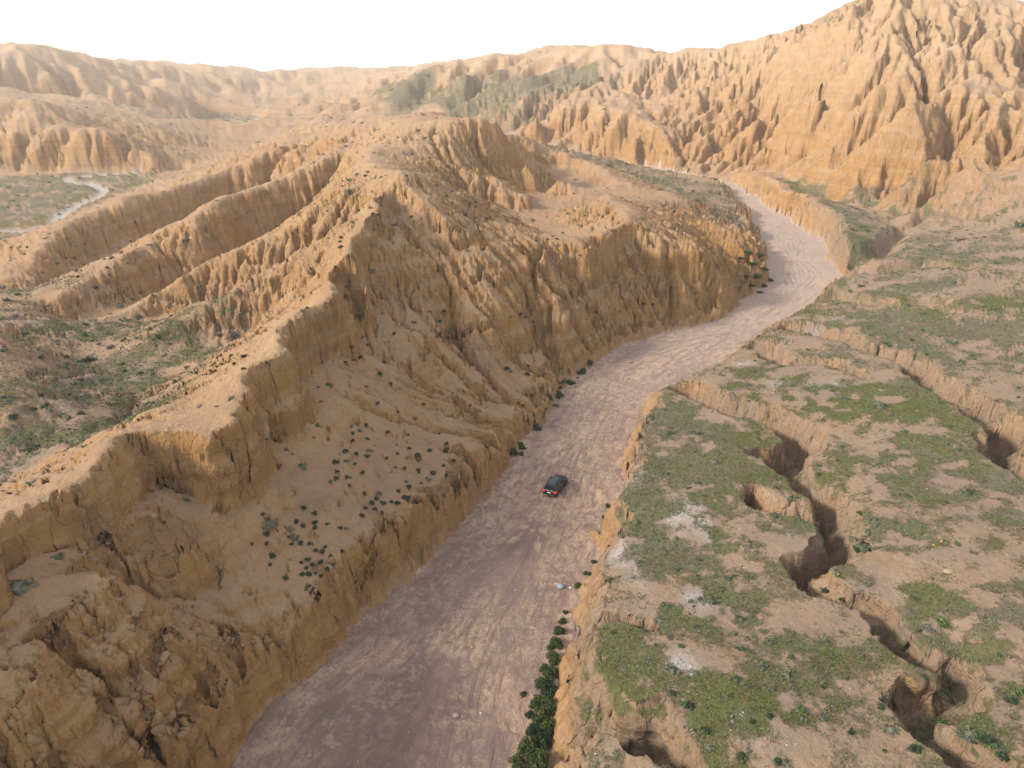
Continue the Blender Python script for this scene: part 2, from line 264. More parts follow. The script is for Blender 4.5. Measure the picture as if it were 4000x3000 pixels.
# low frequency warp: river banks, cliffs and gully walls wander and form buttresses
def warp(x, y):
    r = np.hypot(x, y)
    a1 = sst(60, 300, r) * 2.2 + .25; wx = a1 * vn(x / 13, y / 13, 3); wy = a1 * vn(x / 13, y / 13, 4)
    a2 = .75; wx += a2 * vn(x / 4.7, y / 4.7, 5); wy += a2 * vn(x / 4.7, y / 4.7, 6)
    return wx, wy
WX, WY = warp(X, Yy)
def at_grid(G, x, y):
    th = np.arctan2(x, y); r = np.hypot(x, y)
    fi = (th - TH[0]) / (TH[-1] - TH[0]) * (NT - 1); fj = np.interp(r, R, np.arange(NR)).astype(F)
    return bil(G, fi, fj)
HW = at_grid(HG, X + WX, Yy + WY)
# --- erosion: gullies that follow the slope, branching from coarse to fine
def erode(Hh, wl, amp, mask, sel):
    gx, gy = gradxy(Hh); gx, gy = gx[:, sel], gy[:, sel]
    x, y = X[:, sel], Yy[:, sel]; sl_ = np.hypot(gx, gy) + 1e-6
    dx, dy = -gy / sl_, gx / sl_                              # along the contour
    px, py = x / (wl * 1.9), y / (wl * 1.9); fx, fy = np.floor(px), np.floor(py)
    ix, iy = fx.astype(np.int64), fy.astype(np.int64); px -= fx; py -= fy
    num = np.zeros_like(x); den = np.zeros_like(x)
    for a in (-1, 0, 1):
        for b in (-1, 0, 1):
            h = hsh(ix + a, iy + b, int(wl * 10)); ox = px - a - TAB[h, 1]; oy = py - b - TAB[h, 2]
            d2 = ox * ox + oy * oy; ww = np.exp(-d2 * 2.6)
            num += ww * np.cos((ox * dx + oy * dy) * (2 * math.pi * 1.9) + TAB[h, 3] * 6.28); den += ww
    n_ = np.clip(num / den, -1, 1); f = .45 - (np.arccos(n_) / math.pi) ** .85
    Hh[:, sel] += f * amp * wl * np.clip(sl_, 0, 1.1) * mask[:, sel]
    return Hh
MEAD = [P(u, v, 0)[:2] for u, v in [(-60,384),(0,381),(130,374),(385,371),(330,402),(245,440),(160,462),(120,492),(60,520),(-80,540)]]
MEAD2 = [P(u, v, 0)[:2] for u, v in [(395,262),(440,252),(560,252),(575,268),(520,292),(430,292)]]
DR = poly_d(X, Yy, RIV)
flat = np.zeros_like(HW)
OFFR = sst(-8, 10, X - np.interp(Yy, [p[1] for p in RRt[:-4]], [p[0] for p in RRt[:-4]]))   # right bank
plate = OFFR * (1 - sst(225, 300, Yy + .35 * X - 40))
far = sst(180, 330, RR)
H1 = HW.copy()
# --- running water: stream-power erosion on three nested square grids, run down to the river
def polar_fields(x, y):
    th = np.arctan2(x, y); r = np.hypot(x, y); fi = (th - TH[0]) / (TH[-1] - TH[0]) * 319; fj = np.log(np.maximum(r, 14) / 14) / math.log(5000 / 14) * 519
    return macro(fi, fj, x, y)
TERP = [P(u, v, 8)[:2] for u, v in [(1575,366),(1600,362),(1700,376),(1790,403),(1880,440),(1950,482),(1955,505),(1900,540),(1862,570),(1790,560),(1780,500),(1740,450),(1680,420),(1620,395)]]
def terr(x, y): return 1 - sst(-3, 6, poly_d(x, y, TERP))
def plate_m(x, y):
    o = sst(-7, -2, x - np.interp(y, [p[1] for p in RRt[:-4]], [p[0] for p in RRt[:-4]])); return np.maximum(o * (1 - sst(225, 290, y + .35 * x - 40)), terr(x, y))
def water(x0, x1, y0, y1, cs, KT, steps, noise, wl, river, diff=.04, mexp=.5):
    nx, ny = int((x1 - x0) / cs), int((y1 - y0) / cs); x, y = np.meshgrid(x0 + cs * np.arange(nx, dtype=F), y0 + cs * np.arange(ny, dtype=F))
    z0 = polar_fields(x, y); z = z0 + noise * fbm(x, y, wl, 5, 5, .6) * (1 - .9 * plate_m(x, y))
    if river: z, d = carve(x, y, z, False)
    zi = z.copy(); pm = plate_m(x, y); sl0 = np.hypot(*np.gradient(z0, cs)); fan = 1 - sst(.7, 1.1, np.hypot((x + 20) / 15, (y - 62) / 19)); Kf = (KT / steps * (1 - .9 * pm) * (1 - .7 * sst(1.0, 2.0, sl0)) * (1 - .75 * fan) * (1 + (.9 + 1.4 * sst(-25, -5, x)) * sst(115, 190, np.hypot(x, y)) * (1 - .7 * sst(1.0, 2.0, sl0)))).ravel().astype(F)
    n_ = nx * ny; idx = np.arange(n_).reshape(ny, nx)
    fixed = np.zeros((ny, nx), bool)
    if river: fixed |= d < 0
    fixed = fixed.ravel(); jit = rs.rand(8, ny, nx).astype(F) * .35 + .82
    for it in range(steps):
        best = np.zeros((ny, nx), F); rec = idx.copy(); dist = np.full((ny, nx), cs, F)
        zp = np.pad(z, 1, 'edge')
        for k, (dy, dx) in enumerate(((-1, 0), (1, 0), (0, -1), (0, 1), (-1, -1), (-1, 1), (1, -1), (1, 1))):
            L = cs * math.hypot(dx, dy); s_ = (z - zp[1 + dy:1 + dy + ny, 1 + dx:1 + dx + nx]) / L; sj = s_ * jit[k]
            mm = (sj > best) & (s_ > 0)
            if dy < 0: mm[0] = False
            if dy > 0: mm[-1] = False
            if dx < 0: mm[:, 0] = False
            if dx > 0: mm[:, -1] = False
            best = np.where(mm, sj, best); rec = np.where(mm, idx + dy * nx + dx, rec); dist = np.where(mm, L, dist)
        rec = rec.ravel(); rec = np.where(fixed, np.arange(n_), rec)
        depth = (rec != np.arange(n_)).astype(np.int32); jump = rec.copy()
        for _ in range(12): depth = depth + depth[jump]; jump = jump[jump]
        order = np.argsort(depth, kind='stable'); cnt = np.bincount(depth); ends = np.cumsum(cnt); starts = ends - cnt
        A_ = np.full(n_, cs * cs, F)
        for l in range(len(cnt) - 1, 0, -1):
            ii = order[starts[l]:ends[l]]; np.add.at(A_, rec[ii], A_[ii])
        zf = z.ravel().copy(); Fk = Kf * A_ ** mexp / dist.ravel()
        for l in range(1, len(cnt)):
            ii = order[starts[l]:ends[l]]; f_ = Fk[ii]; zf[ii] = (zf[ii] + f_ * zf[rec[ii]]) / (1 + f_)
        z = zf.reshape(ny, nx)
        if diff:
            zp = np.pad(z, 1, 'edge'); lap = zp[:-2, 1:-1] + zp[2:, 1:-1] + zp[1:-1, :-2] + zp[1:-1, 2:] - 4 * z; lap = np.clip(lap, -.3 * cs, .3 * cs)
            z = np.where(fixed.reshape(ny, nx), z, z + diff * lap)
    D = z - zi
    return (D + (zi - z0 if not river else 0) + (noise * fbm(x, y, wl, 5, 5, .6) * (1 - .9 * pm) if river else 0)).astype(F), x0, y0, cs
def sample(W, x, y):
    G, x0, y0, cs = W; fx, fy = (x - x0) / cs, (y - y0) / cs
    ok = np.clip(np.minimum(np.minimum(fx, G.shape[1] - 1 - fx), np.minimum(fy, G.shape[0] - 1 - fy)) * cs / (cs * 25), 0, 1)
    return bil(G, fy, fx), ok
import time; t0 = time.time()
WN = water(-245, 135, 18, 345, .5, .42, 14, .38, 8, True, .015)
WM = water(-440, 440, 200, 800, 1.5, .42, 14, 1.5, 15, True, .012)
WF = water(-1700, 1300, 560, 2800, 6.0, .55, 12, 7, 60, False, .02)
print('erosion', round(time.time() - t0, 1))
XW, YW = X + WX * .5, Yy + WY * .5
dn, on = sample(WN, XW, YW); dm, om = sample(WM, XW, YW); df, of = sample(WF, XW, YW)
wn = on * (1 - sst(255, 335, RR)); wm = om * (1 - sst(560, 700, RR)) * (1 - wn); wf = of * (1 - wn - wm)
H1 = H1 + dn * wn + dm * wm + df * wf
H1 += 0
one = np.ones_like(H1) * (1 - .85 * np.maximum(plate, terr(X, Yy)))
lh = (1 - sst(-30, 0, X)) * sst(95, 140, RR) * (1 - far)
H1 = erode(H1, 24, .10, one * sst(330, 480, RR), R > 320)
H1 = erode(H1, 12, .14, one * (.5 * lh + sst(220, 330, RR)), R > 90)
H1 = erode(H1, 6.5, .15, one * np.maximum(.8 * lh, sst(180, 280, RR)), R > 90)
H1 = erode(H1, 3.1, .15, one, R < 900)
H1 = erode(H1, 1.3, .22, one, R < 330)
H1 = erode(H1, .65, .16, one, R < 150)
H1 += plate * (fbm(X, Yy, 9, 4, 21) * .3) + (1 - plate) * fbm(X, Yy, 3, 4, 23) * .10 * (1 + 2 * far)
# strata: steep faces step in ledges
gx, gy = gradxy(H1); st = sst(.55, 1.2, np.hypot(gx, gy))
def terrace(Hh, p, k, wv):
    q = Hh / p + fbm(X, Yy, 40, 2, k) * .8; f = np.floor(q); t = q - f
    return Hh + (sst(.15, .85, t) - t) * p * wv * st
st *= sst(-.35, .35, fbm(X, Yy, 22, 3, 29)); H1 += (terrace(H1, 8, 37, .5) - H1) * far; H1 = terrace(H1, 3.1, 31, .6); H1 = terrace(H1, 1.15, 33, .35)
# joints: thin cracks that open on the cliffs
ck = lambda wl, wd, k: np.clip(1 - np.abs(fbm(X, Yy, wl, 3, k)) / wd, 0, 1)
H1 -= sst(.5, 1.0, np.hypot(gx, gy)) * (1 - far) * (ck(9, .05, 81) * 2.0 + ck(4, .07, 83) * .8)
# second warp of finer flutes for banks
ux = X + WX * .8 + .6 * vn(X / 2.3, Yy / 2.3, 41) + .2 * vn(X / .9, Yy / .9, 43) - .5 * ck(5, .10, 85)
uy = Yy + WY * .8 + .6 * vn(X / 2.3, Yy / 2.3, 42) + .2 * vn(X / .9, Yy / .9, 44)
H2, DRW = carve(ux, uy, H1.copy())
for Lm in (MEAD, MEAD2):                                  # level meadows of the far river
    mk = 1 - sst(-14, 10, poly_d(X, Yy, Lm)); H2 = H2 * (1 - mk) + mk * (.5 + .25 * fbm(X, Yy, 14, 3, 111))
for L in FR:
    d, _, _ = seg_dist(X, Yy, L); wd = 2.0 + X * 0 + (RR > 500) * 5
    H2 = np.minimum(H2, np.maximum(-.6 + (d - wd) * .8, -.6) + np.where(d < wd, 0, 0) + (d > wd + 3) * 200)
floor_m = DRW < 0
H2 = erode(H2, 1.5, .13, sst(.8, 1.6, np.hypot(*gradxy(H2))) * (DRW > 0), R < 320)
H2 = erode(H2, 3.4, .11, sst(.8, 1.6, np.hypot(*gradxy(H2))) * (DRW > 0), R < 420)
H2 = np.where(floor_m, .06 * fbm(X, Yy, 6, 3, 51) + .10 * sst(-1.8, 0, DRW), H2).astype(F)
if True:
    far_plain = sst(1800, 3500, RR); H2 = H2 * (1 - far_plain) + far_plain * (30 + 6 * fbm(X, Yy, 900, 2, 60))
def surf(x, y):
    return at_grid(H2, np.asarray(x, F), np.asarray(y, F))

# ------------------------------------------------------------------ adaptive rings: as many samples on cliffs as on flats
NV = 1010
dz = np.diff(H2, axis=1); dr = np.diff(R)[None]; rm = ((R[1:] + R[:-1]) / 2)[None]; zm = (H2[:, 1:] + H2[:, :-1]) / 2
m = np.hypot(dr * np.clip(np.abs(CAM_H - zm) / rm, .16, 3), np.where(dz > 0, dz, dz * .45)) / rm
m += dr / rm * .02
m = np.minimum(m, dr / rm * 3.2)
def boxs(a, k):                                            # running mean over the columns, so that neighbours keep step
    ap = np.pad(a, ((k + 1, k), (0, 0)), 'edge').cumsum(0); return (ap[2 * k + 1:] - ap[:-2 * k - 1]) / (2 * k + 1)
m = boxs(boxs(boxs(m.astype(np.float64), 45), 45), 30)
cum = np.concatenate([np.zeros((NT, 1)), np.cumsum(m, axis=1)], axis=1); cum /= cum[:, -1:]
tt = np.linspace(0, 1, NV); RV = np.stack([np.interp(tt, cum[i], R) for i in range(NT)]).astype(F)
VX = np.sin(TH)[:, None] * RV; VY = np.cos(TH)[:, None] * RV; VZ = surf(VX, VY)
# beds of different hardness stand proud or are undercut: push the steep faces in and out
def disp(VX, VY, VZ):
    Pp = np.stack([VX, VY, VZ], -1); du = np.gradient(Pp, axis=0); dv = np.gradient(Pp, axis=1); nn = np.cross(dv, du); nn /= np.linalg.norm(nn, axis=-1, keepdims=True) + 1e-9; nn *= np.sign(nn[..., 2:3] + 1e-9)
    r = np.hypot(VX, VY); stp = 1 - sst(.45, .85, nn[..., 2]); sc = 1 + sst(150, 500, r) * 1.6
    zz = VZ / sc + .5 * vn(VX / 14, VY / 14, 61)
    lay = vn(zz / .55, VX / 26 + VY / 31, 62) * .16 + vn(zz / 1.5, VX / 20 - VY / 23, 63) * .30 + vn(zz / .22, (VX + VY) / 30, 64) * .05
    blk = vn(VX / 2.1 + VZ * .35, VY / 2.1 - VZ * .3, 65) * .28 + vn(VX / .8 + VZ * .9, VY / .8 - VZ * .8, 66) * .13
    am = 1.35 * stp * np.clip((VZ - .4) / 1.0, 0, 1) * sc
    q = am * (lay * (.6 + .6 * vn(VX / 9, VY / 9, 67)) + blk)
    return VX + nn[..., 0] * q, VY + nn[..., 1] * q, VZ + nn[..., 2] * q * .5
VX, VY, VZ = [a.astype(F) for a in disp(VX, VY, VZ)]
print('grid ready')

# ------------------------------------------------------------------ colour masks
def blob(x, y, L, soft=.95):
    o = np.zeros(x.shape, F)
    for u, v, z, rx, ry, ang in L:
        cx, cy, _ = P(u, v, z); a = math.radians(ang); ex = ((x - cx) * math.cos(a) + (y - cy) * math.sin(a)) / rx; ey = (-(x - cx) * math.sin(a) + (y - cy) * math.cos(a)) / ry
        o = np.maximum(o, 1 - sst(1 - soft, 1 + soft, np.hypot(ex, ey)))
    return o
GRASS = [(1470,1020,7,2.6,13,8),(1540,990,7,2.4,11,-12),(1450,880,6,3.0,4,0),(1420,1130,7,2.4,5,0),(1500,1160,8,4,4,0),(1560,930,6.5,6,2.5,-30),(1640,800,6,7,2.6,-25),(1800,870,8,9,3,-20),(1950,850,8.5,8,3.5,-20),(1980,1000,9.5,6,8,10),(2000,900,9,12,4,-30),(2080,680,9,16,6,-10),(1900,670,7.5,9,2.5,-5),(1880,700,8,9,4,-20),(2080,1330,11,4.5,4.5,0),(2150,1420,11,3.5,3.2,0),(1860,430,7.5,8,28,28),(1720,400,8,5,22,40),(1900,540,6.5,12,7,0),(1960,620,8,14,3,0),(2150,760,10,12,5,-15),(1820,1160,9,3,1.6,0),(1900,1190,9,3,1.4,0),(1950,1150,10,6,2.2,-35),(1350,1360,8,2.0,1.0,0),(1650,1350,9.5,2.5,2,0),(1530,1300,9,3.5,3,0),(2150,1600,12,3,3,0),(1700,1530,10.5,3,2,0),(1560,400,6,3,14,30),(2040,830,8,4,2,-30)]
GRAV = [(1490,1110,7.5,1.3,4.5,15),(1460,1120,7.5,1.2,3,0),(1350,1200,7,1.1,6,8),(1370,1000,6.5,1.4,4,0),(1770,830,7,3.2,2.2,0),(1690,830,6.5,2.6,1.8,0),(1510,1290,9,1.2,1.6,0),(1470,1440,9.5,1.2,1.6,-20),(1590,1560,10,1.0,1.8,20),(1590,780,5.5,3,1.5,0),(1790,680,7,4,1.6,0),(1500,1100,7.5,1.2,2.5,0),(1600,880,6.5,2,1.2,0)]
LEFTG = [(260,905,14,8,3.5,-15),(110,960,13,9,3,15),(30,1010,13,7,3.5,30),(430,740,12,8,1.5,-20),(150,690,9,9,5,-20),(240,800,11.5,5,6,0),(80,395,0,60,22,0),(250,400,0,40,22,-10),(60,450,1.5,30,12,-30),(10,510,1,22,8,0),(30,630,6,12,6,0),(470,275,0,70,60,0),(360,860,14,5,3,-30),(520,700,15,5,1,-30)]
VG = blob(VX, VY, GRASS); VW = np.clip(blob(VX, VY, GRAV, .9) * (.75 + .6 * fbm(VX, VY, 1.8, 3, 120)) * .8, 0, 1)
for L_, wd_ in zip(FR, (2.4, 7)): VW = np.maximum(VW, 1 - sst(wd_ * .8, wd_ * 1.2, seg_dist(VX, VY, L_)[0]))
VLf = blob(VX, VY, LEFTG)
platv = sst(0, 3, VX - np.interp(VY, [p[1] for p in RRt[:-4]], [p[0] for p in RRt[:-4]])) * (1 - sst(215, 290, VY + .35 * VX - 40))
fb = fbm(VX, VY, 5, 4, 71) * .5; fb2 = fbm(VX, VY, 1.6, 3, 77) * .5
bank = sst(.6, 2.2, at_grid(DRW, VX, VY))
VG = np.clip(VG * (.66 + fb * 1.4 + fb2 * 1.0) + platv * (.46 + .8 * fb + .6 * fb2), 0, 1) * bank
# far green slope on the right mountain, terrace behind the spurs, far plain, hilltops
GS = [Y(*q)[:2] for q in [(800,190,775),(900,150,765),(1000,136,750),(1200,120,695),(1335,114,655),(1350,160,600),(1290,190,570),(1180,205,575),(1090,235,590),(1010,265,600),(960,235,620),(880,225,660),(800,215,760)]]
dgs = poly_d(VX, VY, GS); gsl = 1 - sst(-16, 26, dgs + 22 * fbm(VX, VY, 30, 3, 73))
TER = [P(*q)[:2] for q in [(1136,304,14),(1260,325,11),(1356,344,9),(1456,374,6.5),(1560,400,6),(1590,440,6),(1590,470,8),(1500,430,10),(1400,385,9.5),(1300,352,12),(1200,330,14)]]
dt_ = poly_d(VX, VY, TER); ter = 1 - sst(-3, 7, dt_ + 5 * fbm(VX, VY, 9, 3, 74))
pl = sst(1500, 2600, RV) * .5
VG = np.maximum(VG, np.maximum(gsl * .85, np.maximum(ter * .8 * (.8 + fb), np.clip(VLf * (.8 + fb * 1.4 + fb2), 0, 1))))
hill = sst(.0, 1, blob(VX, VY, [], .5)); top = 1 - sst(-10, 10, poly_d(VX, VY, [Y(*q)[:2] for q in [(1760,48,480),(1850,-10,430),(1870,6,388),(1800,30,408),(1755,60,440)]])); VG = np.maximum(VG, top * .8)
for Lm in (MEAD, MEAD2): VG = np.maximum(VG, (1 - sst(-12, 4, poly_d(VX, VY, Lm))) * np.clip(.8 + fb * 1.0 + fb2 * .5, 0, 1))
VAL = [P(u, v, 10)[:2] for u, v in [(-40,590),(60,600),(130,640),(330,640),(480,650),(600,690),(540,760),(480,830),(450,905),(330,930),(180,1000),(60,1090),(-60,1150)]]
VG = np.maximum(VG, (1 - sst(-4, 2, poly_d(VX, VY, [P(u, v, 8)[:2] for u, v in [(1640,372),(1740,388),(1850,430),(1935,485),(1900,520),(1850,545),(1815,500),(1790,458),(1712,408)]]))) * np.clip(.8 + fb, 0, 1) * bank)
valm = 1 - sst(-6, 4, poly_d(VX, VY, VAL)); VG = np.maximum(VG, valm * np.clip(.42 + fb * 1.1 + fb2 * .4, 0, .8))
VG = (np.maximum(VG, pl) * (1 - (VW * (RV > 200)))).astype(F)
# river coordinates (along, across) for the bed
_, al, _ = seg_dist(VX, VY, MID); accr = -poly_d(VX, VY, RIV)
bedm = (at_grid(DRW, VX, VY) < 0.12)

# ------------------------------------------------------------------ node helper
def mat(name):
    m = bpy.data.materials.new(name); m.use_nodes = True; n = m.node_tree; b = n.nodes['Principled BSDF']; b.inputs['Specular IOR Level'].default_value = .15
    return m, n, b
class N:
    def __init__(s, nt): s.t = nt
    def __call__(s, typ, **kw):
        n = s.t.nodes.new('ShaderNode' + typ)
        for k, v in kw.items():
            if k[0] == 'i' and k[1:].isdigit(): s.put(n.inputs[int(k[1:])], v)
            elif k in n.inputs: s.put(n.inputs[k], v)
            else: setattr(n, k, v)
        return n
    def put(s, inp, v):
        if isinstance(v, bpy.types.NodeSocket): s.t.links.new(v, inp)
        elif isinstance(v, bpy.types.Node): s.t.links.new(v.outputs[0], inp)
        else: inp.default_value = v
    def math(s, op, a, b=None, c=None, clamp=False):
        n = s.t.nodes.new('ShaderNodeMath'); n.operation = op; n.use_clamp = clamp; s.put(n.inputs[0], a)
        if b is not None: s.put(n.inputs[1], b)
        if c is not None: s.put(n.inputs[2], c)
        return n.outputs[0]
    def mix(s, f, a, b, mode='MIX'):
        n = s.t.nodes.new('ShaderNodeMix'); n.data_type = 'RGBA'; n.blend_type = mode; s.put(n.inputs[0], f); s.put(n.inputs[6], a); s.put(n.inputs[7], b); return n.outputs[2]
    def map(s, v, a, b, c=0., d=1.):
        n = s.t.nodes.new('ShaderNodeMapRange'); s.put(n.inputs[0], v); s.put(n.inputs[1], a); s.put(n.inputs[2], b); s.put(n.inputs[3], c); s.put(n.inputs[4], d); return n.outputs[0]
    def noise(s, vec, scale, det=4, rough=.55, dist=0.):
        n = s.t.nodes.new('ShaderNodeTexNoise'); s.put(n.inputs['Vector'], vec); n.inputs['Scale'].default_value = scale; n.inputs['Detail'].default_value = det; n.inputs['Roughness'].default_value = rough; n.inputs['Distortion'].default_value = dist; return n.outputs[0]
def rgb(r, g, b): return (r, g, b, 1)

def ground_material():
    m, t, b = mat('eroded_clay'); n = N(t)
    geo = n('NewGeometry'); pos = geo.outputs['Position']; nz = n('SeparateXYZ', i0=geo.outputs['True Normal']).outputs[2]
    sep = n('SeparateXYZ', i0=pos); z = sep.outputs[2]
    g = n('Attribute', attribute_name='grass').outputs['Fac']; gv = n('Attribute', attribute_name='gravel').outputs['Fac']; da = n('Attribute', attribute_name='dry').outputs['Fac']
    dist = n('VectorMath', operation='LENGTH', i0=pos).outputs['Value']
    fs = n.map(dist, 120, 600, 1, 0)                       # finest grain only matters close by
    nl = n.noise(pos, .035, 4); nm = n.noise(pos, .22, 5, .6); nf = n.noise(pos, 1.6, 6, .65); ng = n.noise(pos, 9, 4, .7)
    steep = n.math('ADD', n.map(nz, .88, .55), n.math('MULTIPLY', n.math('SUBTRACT', nm, .5), 1.0), clamp=True)
    soft = n.mix(n.map(nl, .35, .65), rgb(.36, .238, .158), rgb(.415, .265, .152))
    rock = n.mix(n.map(nm, .35, .65), rgb(.43, .242, .098), rgb(.36, .20, .082))
    col = n.mix(steep, soft, rock)
    # strata in colour: pale and brownish beds, wavy
    sv = n('CombineXYZ', i0=n.math('MULTIPLY', sep.outputs[0], .012), i1=n.math('MULTIPLY', sep.outputs[1], .012), i2=n.math('MULTIPLY', z, .55)); band = n.noise(sv, 1.0, 5, .7)
    col = n.mix(n.math('MULTIPLY', n.map(band, .52, .62), .35), col, rgb(.46, .32, .21)); col = n.mix(n.math('MULTIPLY', n.map(band, .46, .38), .35), col, rgb(.27, .15, .085))
    col = n.mix(n.math('MULTIPLY', n.map(n.math('ADD', z, n.math('MULTIPLY', nl, 16.)), 26, 70), .55), col, rgb(.52, .375, .25))
    # plum coloured crust in patches
    col = n.mix(n.math('MULTIPLY', n.map(n.noise(pos, .09, 5, .6, .5), .56, .68), .4), col, rgb(.25, .16, .125))
    col = n.mix(n.math('MULTIPLY', da, n.map(nm, .3, .6, .35, .85)), col, rgb(.275, .215, .175))
    col = n.mix(.5, col, n.mix(nf, rgb(.62, .62, .62), rgb(1.25, 1.25, 1.25)), 'MULTIPLY'); col = n.mix(n.math('MULTIPLY', fs, .55), col, n.mix(ng, rgb(.35, .35, .35), rgb(1.5, 1.5, 1.5)), 'MULTIPLY')
    # thin pebble cover
    vor = n('TexVoronoi', Vector=pos, Scale=5.0); pe = n.noise(pos, 6, 3, .7)
    col = n.mix(n.math('MULTIPLY', gv, n.map(pe, .36, .58, .2, 1.)), col, n.mix(vor.outputs['Color'], rgb(.34, .33, .325), rgb(.50, .49, .49)))
    # low plant cover: broken up at leaf and clump scale
    br = n.math('ADD', n.math('MULTIPLY', n.noise(pos, 2.2, 5, .75), .6), n.math('MULTIPLY', n.noise(pos, .45, 4, .7), .5))
    cov = n.map(n.math('ADD', br, n.math('MULTIPLY', g, .34)), .70, .86)
    gc = n.mix(n.map(n.noise(pos, .3, 3), .4, .62), rgb(.135, .128, .065), rgb(.165, .160, .112)); gc = n.mix(n.map(nl, .45, .6), gc, rgb(.105, .125, .036))
    gc = n.mix(.6, gc, n.mix(n.noise(pos, 4, 3, .7), rgb(.4, .4, .4), rgb(1.4, 1.4, 1.4)), 'MULTIPLY')
    cov = n.math('MULTIPLY', cov, n.map(g, .02, .12)); cov = n.math('MULTIPLY', cov, n.map(nz, .45, .7))
    col = n.mix(n.math('MULTIPLY', cov, .9), col, gc)
    col = n.mix(1., col, rgb(.80, .785, .76), 'MULTIPLY')
    t.links.new(col, b.inputs['Base Color']); b.inputs['Roughness'].default_value = .95; b.inputs['Specular IOR Level'].default_value = .08
    # relief: rills down the slope, layered ledges on steep rock, crumbly grain
    rv = n('CombineXYZ', i0=n.math('MULTIPLY', sep.outputs[0], 1.3), i1=n.math('MULTIPLY', sep.outputs[1], 1.3), i2=n.math('MULTIPLY', z, .22)); rill = n('TexNoise', noise_type='RIDGED_MULTIFRACTAL', Vector=rv, Scale=.75, Detail=5, Roughness=.5).outputs[0]
    lv = n('CombineXYZ', i0=n.math('MULTIPLY', sep.outputs[0], .25), i1=n.math('MULTIPLY', sep.outputs[1], .25), i2=n.math('MULTIPLY', z, 3.2)); led = n.noise(lv, 1.2, 6, .65)
    vc = n('TexVoronoi', feature='DISTANCE_TO_EDGE', Vector=n('VectorMath', operation='MULTIPLY_ADD', i0=n('TexNoise', Vector=pos, Scale=.8, Detail=4).outputs[1], i1=(1.6, 1.6, 1.6), i2=rv.outputs[0]), Scale=.55); crk = n.map(vc.outputs['Distance'], 0., .09, -1., 0.)
    h = n.math('MULTIPLY', n.math('MULTIPLY', rill, -.34), n.map(nz, .99, .85)); h = n.math('ADD', h, n.math('MULTIPLY', n.math('MULTIPLY', crk, .13), n.map(nz, .85, .6))); h = n.math('ADD', h, n.math('MULTIPLY', n.math('MULTIPLY', led, .22), steep))
    h = n.math('ADD', h, n.math('MULTIPLY', nf, .32)); h = n.math('ADD', h, n.math('MULTIPLY', n.math('MULTIPLY', ng, .10), fs)); h = n.math('ADD', h, n.math('MULTIPLY', cov, .18))
    bp = n('Bump', Height=h, Strength=1.0, Distance=1.0); t.links.new(bp.outputs[0], b.inputs['Normal'])
    return m
